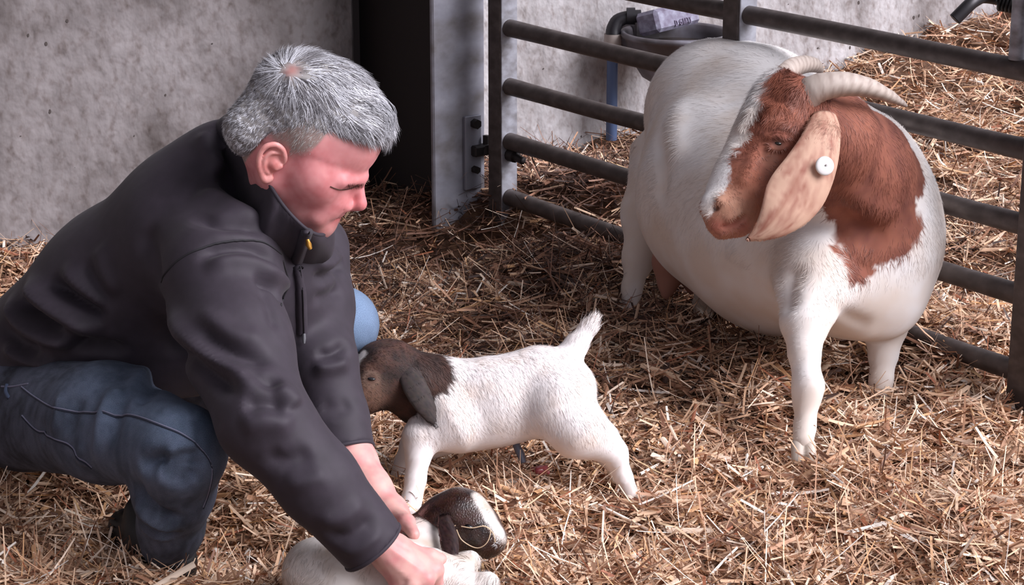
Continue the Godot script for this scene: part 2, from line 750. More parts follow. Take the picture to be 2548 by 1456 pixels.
func build_shell() -> void:
	var concrete := mat(Color.WHITE, 0.95)
	concrete.albedo_texture = noise_texture(1024, 0.006, 6, 5, [[0.0, Color(0.40, 0.37, 0.36)], [0.3, Color(0.58, 0.56, 0.56)], [0.55, Color(0.69, 0.675, 0.68)], [1.0, Color(0.80, 0.79, 0.80)]])
	triplanar(concrete, 0.55)
	concrete.uv1_scale = Vector3(0.75, 0.42, 0.75)
	concrete.detail_enabled = true
	concrete.detail_blend_mode = BaseMaterial3D.BLEND_MODE_MUL
	concrete.detail_albedo = noise_texture(1024, 0.045, 5, 8, [[0.0, Color(0.62, 0.58, 0.55)], [0.28, Color(0.90, 0.88, 0.87)], [0.45, Color(1, 1, 1)], [1.0, Color(1, 1, 1)]])
	relief(concrete, noise_texture(1024, 0.03, 5, 21), 0.9)
	# the wall in two cast panels, a joint behind the steel post
	var joint: float = wall_uv(on_wall(890, 300, 0.1)).x
	var w1 := box("wall_back", along(joint - 2.0, 0.0, 1.35), Vector3(2.0, 1.75, 0.1), wall_frame, concrete, self, 0.012)
	w1.set_meta("kind", "structure")
	var w2 := box("wall_rear", along(joint + 2.5 + 0.012, -0.1, 1.35), Vector3(2.5, 1.75, 0.1), wall_frame, concrete, self, 0.012)
	w2.set_meta("kind", "structure")
	var w3 := box("wall_left", along(joint - 4.1, 4.4, 1.35), Vector3(0.1, 1.75, 4.6), wall_frame, concrete, self, 0.01)  # unseen wall, made longer to block light from the left
	w3.set_meta("kind", "structure")
	var fl := box("floor", Vector3(0, -0.32, -4.0), Vector3(9.0, 0.1, 9.0), Basis.IDENTITY, mat(Color(0.42, 0.40, 0.38), 0.95), self, 0.01)
	fl.set_meta("kind", "structure")
	var roof := box("ceiling", along(-1.2, 1.1, 3.16), Vector3(2.9, 0.06, 1.35), wall_frame, mat(Color(0.45, 0.44, 0.43), 0.9), self, 0.01)  # unseen roof, its extent shaped by how much light comes in
	roof.set_meta("kind", "structure")
	var shaded_concrete: StandardMaterial3D = concrete.duplicate()        # left panel darkened to paint in the shade over it
	shaded_concrete.albedo_color = Color(0.78, 0.76, 0.755)
	w1.material_override = shaded_concrete
	# small pits on the wall
	var pits := SurfaceTool.new()
	pits.begin(Mesh.PRIMITIVE_TRIANGLES)
	var r2 := RandomNumberGenerator.new()
	r2.seed = 4
	for i in 46:
		var pxx := r2.randf_range(0, 2350)
		var c := on_wall(pxx, r2.randf_range(0, 420), 0.1012 if pxx < 880.0 else 0.0012)
		if pxx > 880.0 and pxx < 1200.0:
			continue
		var k := r2.randi_range(6, 9)
		var s := r2.randf_range(0.002, 0.006) * (0.4 + r2.randf())
		var e := r2.randf_range(0.5, 1.8)
		for j in k:
			pits.set_normal(WALL_OUT)
			pits.add_vertex(c + WALL_OUT * 0.001)
			for q in [j + 1, j]:
				var a: float = TAU * (q % k) / k
				var rr := s * (0.8 + 0.4 * fine.get_noise_2d(i * 7.0, (q % k) * 3.0))
				pits.set_normal(WALL_OUT)
				pits.add_vertex(c + WALL_DIR * cos(a) * rr + Vector3.UP * sin(a) * rr * e)
	var pm := place("pit_marks", pits.commit(), mat(Color(0.30, 0.27, 0.26), 1.0), w2)
	pm.set_meta("kind", "stuff")

func build_stanchion() -> void:
	# a rolled steel post: front flange, web and back flange
	var steel := mat(Color.WHITE, 0.6, 0.15)
	steel.albedo_texture = noise_texture(512, 0.012, 5, 31, [[0.0, Color(0.34, 0.31, 0.30)], [0.35, Color(0.50, 0.49, 0.51)], [0.6, Color(0.56, 0.56, 0.60)], [1.0, Color(0.68, 0.68, 0.72)]])
	triplanar(steel, 1.6)
	var dark := mat(Color(0.17, 0.15, 0.15), 0.8, 0.1)  # web in the recess painted dark for the shade between the flanges
	var p := ground(1070, 565)
	var uv := wall_uv(p)
	var t := thing("steel_post", "grey rolled-steel post with a dark recess between its flanges, against the concrete wall", "post", along(uv.x + 0.098, 0, 0))
	tag(t, "", "", "", "structure")
	t.name = "pillar"
	var fl := 0.082
	var depth := uv.y
	var loc := func(name_: String, u: float, w: float, hu: float, hw: float, m: Material) -> void:
		box(name_, WALL_DIR * u + WALL_OUT * w + Vector3(0, 1.4, 0), Vector3(hu, 1.65, hw), wall_frame, m, t, 0.004)
	loc.call("front_flange", 0.0, depth - 0.008, fl, 0.008, steel)
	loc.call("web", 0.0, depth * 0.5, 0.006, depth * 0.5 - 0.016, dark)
	loc.call("back_flange", 0.0, 0.011, fl + 0.02, 0.008, mat(Color(0.33, 0.30, 0.30), 0.8, 0.1))  # duller tone stands in for the weaker light on this flange
	# the hinge of the gate
	var iron := mat(Color(0.20, 0.18, 0.18), 0.6, 0.5)
	var galv := mat(Color(0.52, 0.52, 0.56), 0.55, 0.3)
	var h := Node3D.new()
	h.name = "gate_hinge"
	h.position = WALL_OUT * depth
	t.add_child(h, true)
	var h_at := t.position + h.position
	var zc := (p - eye).dot(axis_f) + 0.06
	var loc2 := func(px: float, py: float) -> Vector3:
		var d := at(px, py, 1.0) - eye
		var o := along(0, depth + 0.006, 0)
		return eye + d * ((o - eye).dot(WALL_OUT) / d.dot(WALL_OUT)) - h_at
	var top: Vector3 = loc2.call(1175, 287)
	var bot: Vector3 = loc2.call(1175, 470)
	box("plate", (top + bot) * 0.5, Vector3(0.026, (top.y - bot.y) * 0.5, 0.006), wall_frame, galv, h, 0.002)
	var bolt: Vector3 = loc2.call(1176, 306)
	for q in [[bolt, 0.013], [loc2.call(1176, 420), 0.010]]:
		var bm := CylinderMesh.new()
		bm.top_radius = q[1]
		bm.bottom_radius = q[1]
		bm.height = 0.022
		bm.radial_segments = 6
		var b := place("bolt", bm, iron, h)
		b.position = q[0] + WALL_OUT * 0.012
		b.basis = wall_frame * Basis(Vector3.RIGHT, PI / 2)
	var a0: Vector3 = loc2.call(1172, 370)
	var a1: Vector3 = loc2.call(1232, 368)
	var arm := SurfaceTool.new()
	arm.begin(Mesh.PRIMITIVE_TRIANGLES)
	box_into(arm, (a0 + a1) * 0.5 + WALL_OUT * 0.012, Vector3((a1 - a0).length() * 0.55, 0.014, 0.014), wall_frame, 0.004)
	place("hinge_arm", arm.commit(), iron, h)
	var pin0: Vector3 = loc2.call(1203, 378) + WALL_OUT * 0.012
	var pin := tube_mesh(PackedVector3Array([pin0, pin0 + Vector3(0, 0.012, 0), pin0 + Vector3(0, 0.022, 0), pin0 + Vector3(0, 0.023, 0), pin0 + Vector3(0, 0.046, 0)]), PackedFloat32Array([0.024, 0.024, 0.018, 0.009, 0.009]), 14)
	place("hinge_pin", pin, iron, h)

func build_gate() -> void:
	var dir := Vector3(0.606, 0, 0.795)          # towards the camera and the right
	var out := Vector3(-0.795, 0, 0.606)
	var frame := Basis(dir, Vector3.UP, out)
	var near := ground(2487, 985)
	var on_line := func(px: float) -> Vector3:   # where the gate's line is seen in that column
		var a := 0.0
		var b := 4.0
		for i in 40:
			var m := (a + b) * 0.5
			var q := near - dir * m - eye
			if 1274.0 + FOCAL * q.x / q.dot(axis_f) > px:
				a = m
			else:
				b = m
		return near - dir * a
	var left: Vector3 = on_line.call(1250)
	var mid: Vector3 = on_line.call(1817)
	var span := (near - left).length()
	var paint := mat(Color.WHITE, 0.55, 0.35)
	paint.albedo_texture = noise_texture(512, 0.02, 5, 41, [[0.0, Color(0.24, 0.205, 0.19)], [0.5, Color(0.315, 0.28, 0.27)], [0.8, Color(0.38, 0.345, 0.335)], [1.0, Color(0.45, 0.40, 0.36)]])
	triplanar(paint, 2.5)
	var galv := mat(Color.WHITE, 0.5, 0.35)
	galv.albedo_texture = noise_texture(512, 0.02, 5, 43, [[0.0, Color(0.42, 0.40, 0.40)], [0.5, Color(0.60, 0.60, 0.63)], [1.0, Color(0.72, 0.73, 0.77)]])
	triplanar(galv, 2.5)
	var g := thing("metal_gate", "dark tubular farm gate of long round rails between square uprights, behind the white goat", "gate", left)
	var hh := 1.15
	var half := 0.027
	# each upright is a dark box; a galvanised strip stands for its lit face
	for s in [[left, half, half, hh], [mid, half, half, hh], [near + dir * 0.112, 0.07, 0.035, 1.25]]:
		var o: Vector3 = s[0] - left
		box("upright", o + Vector3(0, s[3] * 0.5 - 0.08, 0) , Vector3(s[1], s[3] * 0.5 + 0.08, s[2]), frame, paint, g, 0.004)
	for s in [[left, half, half, hh], [mid, half, half, hh]]:
		var o: Vector3 = s[0] - left + dir * (half + 0.002)
		box("upright_strip", o + Vector3(0, s[3] * 0.5 - 0.05, -0.0) , Vector3(0.002, s[3] * 0.5 + 0.03, half - 0.002), frame, galv, g, 0.001)
	for row in [[-248, 0.021], [-86, 0.021], [65, 0.021], [210, 0.021], [347, 0.021], [486, 0.021]]:
		var y0 := height_at(left + dir * half, row[0] + 5)
		var y1 := y0
		if row[0] == 486:
			y1 = y0 - 0.01
		var pts := PackedVector3Array()
		var rad := PackedFloat32Array()
		for i in 13:
			var f := i / 12.0
			pts.append(dir * lerpf(half + 0.001, span + 0.05, f) + Vector3(0, lerpf(y0, y1, f) + sin(f * 9.0 + row[0]) * 0.0012, 0))
			rad.append(row[1] * (1.0 + (0.06 if i == 0 or i == 12 else 0.0)))
		place("rail", tube_mesh(pts, rad, 20), paint, g)
	# the pin bracket at the lower hinge, on the near side of the first upright
	var by := height_at(left + dir * 0.06, 390)
	var br := tube_mesh(PackedVector3Array([dir * half + Vector3(0, by, 0), dir * (half + 0.03) + Vector3(0, by, 0), dir * (half + 0.031) + Vector3(0, by - 0.002, 0), dir * (half + 0.06) + Vector3(0, by - 0.006, 0)]), PackedFloat32Array([0.017, 0.017, 0.010, 0.010]), 12)
	place("hinge_nut", br, mat(Color(0.2, 0.18, 0.18), 0.6, 0.5), g)
	# the latch upright at the near end: a galvanised tube on the second rail with a bent handle and a black spring
	var lt: Vector3 = on_line.call(2474)
	var rail_y := height_at(left + dir * half, -81)
	var latch := thing("gate_latch", "bent grey latch handle with black spring above the gate's top right end", "latch", lt)
	place("tube", tube_mesh(PackedVector3Array([Vector3(0, rail_y + 0.018, 0), Vector3(0, rail_y + 0.14, 0)]), PackedFloat32Array([0.0175, 0.0175]), 16), galv, latch)
	var base := Vector3(0, rail_y + 0.152, 0)
	var zl := (lt - eye).dot(axis_f)
	var hp := curve_points([[at(2376, 48, zl - 0.03) - lt, 0.0135], [at(2410, 14, zl - 0.03) - lt, 0.0135], [at(2428, 0, zl - 0.02) - lt, 0.0135], [at(2450, -8, zl) - lt, 0.0135], [at(2500, 0, zl) - lt, 0.0135], [at(2640, 30, zl - 0.05) - lt, 0.0135]], 20)
	place("handle", tube_mesh(hp[0], hp[1], 12), mat(Color(0.22, 0.21, 0.22), 0.45, 0.5), latch)
	var coil := PackedVector3Array()
	var c0 := at(2484, 0, zl) - lt
	var c1 := at(2620, 26, zl - 0.045) - lt
	var cd := (c1 - c0).normalized()
	var cs := cd.cross(Vector3.UP).normalized()
	var cu := cs.cross(cd)
	for i in 181:
		var a := TAU * i / 12.0
		coil.append(c0 + (c1 - c0) * (i / 180.0) + (cs * cos(a) + cu * sin(a)) * 0.019)
	place("spring", tube_mesh(coil, even(coil, 0.004), 6), mat(Color(0.07, 0.065, 0.07), 0.5, 0.3), latch)

func lathe(profile: Array, sides := 36) -> ArrayMesh:
	var v := PackedVector3Array()
	var tri := PackedInt32Array()
	for i in profile.size():
		for k in sides:
			var a := TAU * k / sides
			v.append(Vector3(cos(a) * profile[i][0], profile[i][1], sin(a) * profile[i][0]))
			if i > 0:
				var p := i * sides + k
				var q := i * sides + (k + 1) % sides
				tri.append_array([p - sides, p, q, p - sides, q, q - sides])
	var st := SurfaceTool.new()
	st.begin(Mesh.PRIMITIVE_TRIANGLES)
	st.set_smooth_group(0)
	for p in v:
		st.add_vertex(p)
	for i in tri:
		st.add_index(i)
	st.generate_normals()
	return st.commit()

func build_drinker() -> void:
	var c := on_wall(1683, 84, 0.20)
	var t := thing("water_trough", "round grey water bowl with an embossed valve cover, fixed to the wall behind the gate", "trough", c)
	var bowl := mat(Color.WHITE, 0.5, 0.1)
	bowl.albedo_texture = noise_texture(256, 0.02, 4, 51, [[0.0, Color(0.25, 0.22, 0.21)], [0.5, Color(0.36, 0.34, 0.36)], [1.0, Color(0.52, 0.52, 0.57)]])
	triplanar(bowl, 2.0)
	place("bowl", lathe([[0.0, -0.15], [0.06, -0.15], [0.10, -0.125], [0.135, -0.07], [0.152, -0.012], [0.162, -0.008], [0.166, 0.0], [0.163, 0.008], [0.154, 0.009], [0.147, 0.002], [0.142, -0.02], [0.13, -0.06], [0.10, -0.10], [0.0, -0.115]]), bowl, t)
	var w := CylinderMesh.new()
	w.top_radius = 0.136
	w.bottom_radius = 0.134
	w.height = 0.004
	w.radial_segments = 36
	var wm := mat(Color(0.22, 0.19, 0.17), 0.08)
	var water := place("water", w, wm, t)
	water.position = Vector3(0, -0.038, 0)
	var cover := mat(Color.WHITE, 0.55, 0.25)
	cover.albedo_texture = noise_texture(256, 0.03, 4, 53, [[0.0, Color(0.34, 0.29, 0.36)], [0.45, Color(0.47, 0.45, 0.52)], [1.0, Color(0.64, 0.65, 0.71)]])
	triplanar(cover, 5.0)
	# the valve cover: a sloping lid over the back of the bowl
	var yaw := Basis(Vector3.UP, deg_to_rad(14.0)) * wall_frame
	var cf := yaw * Basis(Vector3.RIGHT, deg_to_rad(-18.0))
	var cc := at(1662, 46, (c - eye).dot(axis_f) + 0.02) - c
	var st := SurfaceTool.new()
	st.begin(Mesh.PRIMITIVE_TRIANGLES)
	box_into(st, cc, Vector3(0.108, 0.034, 0.04), cf, 0.010)
	place("valve_cover", st.commit(), cover, t)
	# raised letters, worn and hardly readable
	var tm := TextMesh.new()
	var sf := SystemFont.new()
	sf.font_names = PackedStringArray(["Droid Sans"])
	sf.font_weight = 700
	tm.font = sf
	tm.text = "D GMTI"
	tm.font_size = 24
	tm.pixel_size = 0.0010
	tm.depth = 0.003
	var letters := place("lettering", tm, mat(Color(0.38, 0.34, 0.42), 0.6, 0.2), t)
	letters.basis = cf
	letters.position = cc + cf * Vector3(0.012, -0.019, 0.041)
	box("bracket", Vector3(0, -0.03, 0) - WALL_OUT * 0.165, Vector3(0.05, 0.06, 0.038), wall_frame, bowl, t, 0.006)
	# feed pipe with its elbow, against the wall
	var zc := (c - eye).dot(axis_f)
	var p := thing("water_pipe", "blue water pipe with a black elbow rising up the wall to the water bowl", "pipe", c)
	var e := curve_points([[at(1595, 40, zc) - c, 0.019], [at(1565, 42, zc) - c, 0.019], [at(1538, 52, zc) - c, 0.021], [at(1527, 72, zc) - c, 0.022], [at(1525, 88, zc) - c, 0.022]], 16)
	var black := mat(Color(0.10, 0.09, 0.11), 0.45)
	place("elbow", tube_mesh(e[0], e[1], 16), black, p)
	place("collar", tube_mesh(PackedVector3Array([at(1559, 40, zc) - c, at(1580, 40, zc) - c]), PackedFloat32Array([0.025, 0.025]), 14), black, p)
	var top := at(1525, 84, zc)
	var foot := Vector3(top.x, 0.03, top.z)
	place("sleeve", tube_mesh(PackedVector3Array([top - c, top - c + Vector3(0, -0.05, 0)]), PackedFloat32Array([0.0255, 0.0255]), 16), mat(Color(0.66, 0.62, 0.60), 0.7), p)
	place("pipe", tube_mesh(PackedVector3Array([top - c + Vector3(0, -0.04, 0), foot - c]), PackedFloat32Array([0.0165, 0.0165]), 16), mat(Color(0.29, 0.36, 0.50), 0.5), p)

# ---------------------------------------------------------------- straw
var bumps := []

func straw_height(x: float, z: float) -> float:
	var h := noise.get_noise_2d(x * 1.1, z * 1.1) * 0.035 + noise.get_noise_2d(x * 3.2 + 9.0, z * 3.2) * 0.042 + fine.get_noise_2d(x * 4.0, z * 4.0) * 0.028
	for b in bumps:
		var dx: float = x - b[0]
		var dz: float = z - b[1]
		var q: float = (dx * dx + dz * dz) / (b[2] * b[2])
		if q < 9.0:
			h += b[3] * exp(-q)
	var p := Vector3(x, 0, z) - wall_at
	var u := p.dot(WALL_DIR)
	var w := p.dot(WALL_OUT)
	# litter heaped against the wall, higher to the right
	h += smoothstep(1.75, 3.9, u) * 0.24 * exp(-maxf(w, 0.0) / 0.75)
	h += 0.03 * exp(-maxf(w, 0.0) / 0.12) * (0.4 + 0.6 * noise.get_noise_2d(u * 2.0, 5.0))
	if u < 0.9:
		h += 0.035 * exp(-maxf(w - 0.1, 0.0) / 0.15)
	return h

func add_bump(px: float, py: float, r: float, h: float) -> void:
	var p := ground(px, py)
	bumps.append([p.x, p.z, r, h])

func build_straw() -> void:
	add_bump(1430, 520, 0.30, 0.075)
	add_bump(1130, 500, 0.16, 0.05)
	add_bump(1330, 690, 0.20, 0.065)
	add_bump(1560, 690, 0.20, 0.035)
	add_bump(1230, 600, 0.16, -0.08)
	add_bump(1600, 640, 0.12, -0.05)
	add_bump(1780, 770, 0.2, -0.06)
	add_bump(1650, 850, 0.16, 0.03)
	add_bump(2140, 950, 0.06, -0.06)
	add_bump(2420, 890, 0.15, 0.10)
	add_bump(2320, 840, 0.12, 0.06)
	add_bump(1490, 560, 0.20, 0.10)
	add_bump(1580, 600, 0.12, 0.05)
	add_bump(1250, 545, 0.13, 0.035)
	add_bump(1120, 620, 0.18, -0.06)
	add_bump(1350, 610, 0.13, -0.07)
	add_bump(30, 640, 0.25, -0.01)
	add_bump(2330, 1000, 0.12, 0.03)
	add_bump(1780, 1010, 0.2, 0.02)
	add_bump(700, 1330, 0.12, -0.02)
	add_bump(1998, 1120, 0.13, -0.032)
	add_bump(1015, 1290, 0.10, -0.02)
	add_bump(1575, 1230, 0.08, -0.015)
	add_bump(1345, 1170, 0.07, -0.015)
	var x0 := -2.0
	var z0 := -8.2
	var step := 0.03
	var nx := 170
	var nz := 200
	var v := PackedVector3Array()
	var n := PackedVector3Array()
	var tri := PackedInt32Array()
	for j in nz:
		for i in nx:
			var x := x0 + i * step
			var z := z0 + j * step
			v.append(Vector3(x, straw_height(x, z) - 0.022, z))
			n.append(Vector3.ZERO)
			if i > 0 and j > 0 and (Vector3(x, 0, z) - wall_at).dot(WALL_OUT) > 0.0:
				var p := j * nx + i
				tri.append_array([p - nx - 1, p - nx, p, p - nx - 1, p, p - 1])
	for t in range(0, tri.size(), 3):
		var w := (v[tri[t + 2]] - v[tri[t]]).cross(v[tri[t + 1]] - v[tri[t]])
		for k in 3:
			n[tri[t + k]] += w
	for i in n.size():
		n[i] = n[i].normalized()
	var base := mat(Color.WHITE, 1.0)
	base.albedo_texture = noise_texture(512, 0.03, 5, 61, [[0.0, Color(0.20, 0.13, 0.10)], [0.5, Color(0.38, 0.27, 0.20)], [1.0, Color(0.54, 0.41, 0.31)]])
	triplanar(base, 3.0)
	var bed := commit("straw_bedding", v, n, PackedColorArray(), tri, base)
	tag(bed, "loose chopped golden-brown straw bedding spread and heaped over the whole pen floor", "straw", "", "stuff")
	var straw := painted(0.62)
	straw.albedo_color = Color.WHITE
	var shapes := [ribbon_mesh(3, 0.10, 0.75, 0.0), ribbon_mesh(3, -0.16, 0.5, 0.02), ribbon_mesh(4, 0.35, 0.7, 0.0), ribbon_mesh(2, 0.04, 0.85, 0.03), ribbon_mesh(4, -0.5, 0.4, 0.0)]
	var bufs: Array[PackedFloat32Array] = []
	for s in shapes:
		bufs.append(PackedFloat32Array())
	var tones := [lin(230, 196, 165), lin(208, 169, 137), lin(246, 222, 199), lin(184, 141, 112), lin(154, 110, 84), lin(212, 165, 121), lin(114, 77, 58), lin(250, 240, 228), lin(164, 101, 72)]
	var shares := [0.20, 0.40, 0.51, 0.67, 0.79, 0.87, 0.94, 0.97, 1.0]
	var r := RandomNumberGenerator.new()
	r.seed = 99
	var stalks := []
	var total := 165000
	var damp := ground(1250, 560)  # middle of the zone where shade is painted into the straw
	for i in total:
		var py := pow(r.randf(), 1.12) * 1500.0 + 20.0
		var g := ground(r.randf_range(-60, 2610), py)
		var q := wall_uv(g)
		if q.y < 0.005:
			continue
		var hgt := straw_height(g.x, g.z)
		# older brown litter by the post, with the goat shade painted into its colour
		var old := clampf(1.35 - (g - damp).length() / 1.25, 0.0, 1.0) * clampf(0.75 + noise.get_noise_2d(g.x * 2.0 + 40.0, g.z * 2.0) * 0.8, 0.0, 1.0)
		var deep := r.randf()
		var len_ := 0.028 + 0.095 * pow(r.randf(), 1.7)
		var wid := r.randf_range(0.0024, 0.0070)
		var kind := r.randi_range(0, 4)
		var roll := r.randf()
		if roll < 0.30:
			wid *= 0.45
			len_ *= 1.5
			kind = 4 if r.randf() < 0.5 else 2
		elif roll > 0.89:
			wid *= r.randf_range(1.5, 2.3)
			kind = 3
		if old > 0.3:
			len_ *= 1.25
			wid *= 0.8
		var yaw := r.randf() * TAU
		var lift := absf(r.randfn(0.0, 0.22))
		if r.randf() < 0.05:
			lift += r.randf() * 0.7
		var y := Vector3(cos(yaw) * cos(lift), sin(lift) * (1.0 if r.randf() < 0.7 else -0.6), sin(yaw) * cos(lift)).normalized()
		var side := y.cross(Vector3.UP).normalized()
		var nn := side.cross(y).normalized()
		var tw := r.randfn(0.0, 0.6)
		var x := side.rotated(y, tw)
		nn = nn.rotated(y, tw)
		var pick := r.randf()
		var k := 0
		while pick > shares[k]:
			k += 1
		var c: Color = tones[k]
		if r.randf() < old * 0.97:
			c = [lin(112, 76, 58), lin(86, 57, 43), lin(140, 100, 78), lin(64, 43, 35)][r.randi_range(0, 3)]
		var m := r.randf_range(0.82, 1.12)
		var o := Vector3(g.x, hgt - 0.026 + deep * 0.034, g.z) - y * len_ * 0.5
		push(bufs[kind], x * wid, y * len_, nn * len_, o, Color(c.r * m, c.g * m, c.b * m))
	for s in shapes.size():
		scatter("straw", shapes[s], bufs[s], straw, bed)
	# the largest, palest stalks that can be picked out one by one
	var stalk_mats := []
	for c in [lin(240, 222, 198), lin(222, 184, 138), lin(196, 142, 90), lin(232, 204, 168)]:
		stalk_mats.append(mat(c.linear_to_srgb(), 0.6))
	var blades := [ribbon_mesh(5, 0.12, 0.6, 0.02), ribbon_mesh(5, -0.2, 0.8, 0.02), ribbon_mesh(4, 0.03, 0.9, 0.02)]
	for i in 280:
		var py := 420.0 + 1020.0 * r.randf()
		var g := ground(r.randf_range(0, 2540), py)
		if wall_uv(g).y < 0.1:
			continue
		var yaw := r.randf() * TAU
		var y := Vector3(cos(yaw), r.randf_range(-0.12, 0.35), sin(yaw)).normalized()
		var side := y.cross(Vector3.UP).normalized().rotated(y, r.randfn(0.0, 0.4))
		var len_ := r.randf_range(0.05, 0.12)
		var wid := r.randf_range(0.0035, 0.0065)
		var o := place("straw_stalk", blades[i % 3], stalk_mats[r.randi_range(0, 3)], bed)
		o.transform = Transform3D(Basis(side * wid, y * len_, side.cross(y) * len_ * (0.5 if y.y > 0.2 else 1.0)), Vector3(g.x, straw_height(g.x, g.z) + 0.006, g.z) - y * len_ * 0.4)

# ---------------------------------------------------------------- the man
var head_o := Vector3.ZERO
var head_b := Basis.IDENTITY
const HEAD := 1.0

func hd(f: float, u: float, r: float) -> Vector3:             # a point of the head: forward, up, to its right
	return head_o + head_b * Vector3(f, u, r) * HEAD

func head_local(p: Vector3) -> Vector3:
	return head_b.inverse() * (p - head_o) / HEAD

func hair_depth(q: Vector3) -> float:                         # > 0 on the hairy part of the head
	var line: float
	if q.x > 0.0:
		line = lerpf(-0.006, 0.024, clampf(q.x / 0.030, 0.0, 1.0)) + 0.036 * clampf((q.x - 0.030) / 0.008, 0.0, 1.0) + 0.020 * clampf((q.x - 0.038) / 0.07, 0.0, 1.0)
	elif q.x > -0.045:
		line = 0.004
	else:
		line = lerpf(0.004, -0.095, clampf((-0.045 - q.x) / 0.02, 0.0, 1.0))
	return q.y - line

func smooth_chain(list: Array) -> Array:
	var e := curve_points(list, (list.size() - 1) * 4)
	var out := []
	for i in e[0].size():
		out.append([e[0][i], e[1][i]])
	return out

func seam_line(called: String, f: Field, list: Array, r: float, m: Material, parent: Node, n := 8, lift := 0.0003) -> void:
	var p := surf_path(f, list, n)
	if p.size() < 2:
		return
	p = settle(f, p, lift)
	place(called, tube_mesh(p, even(p, r), 6), m, parent)

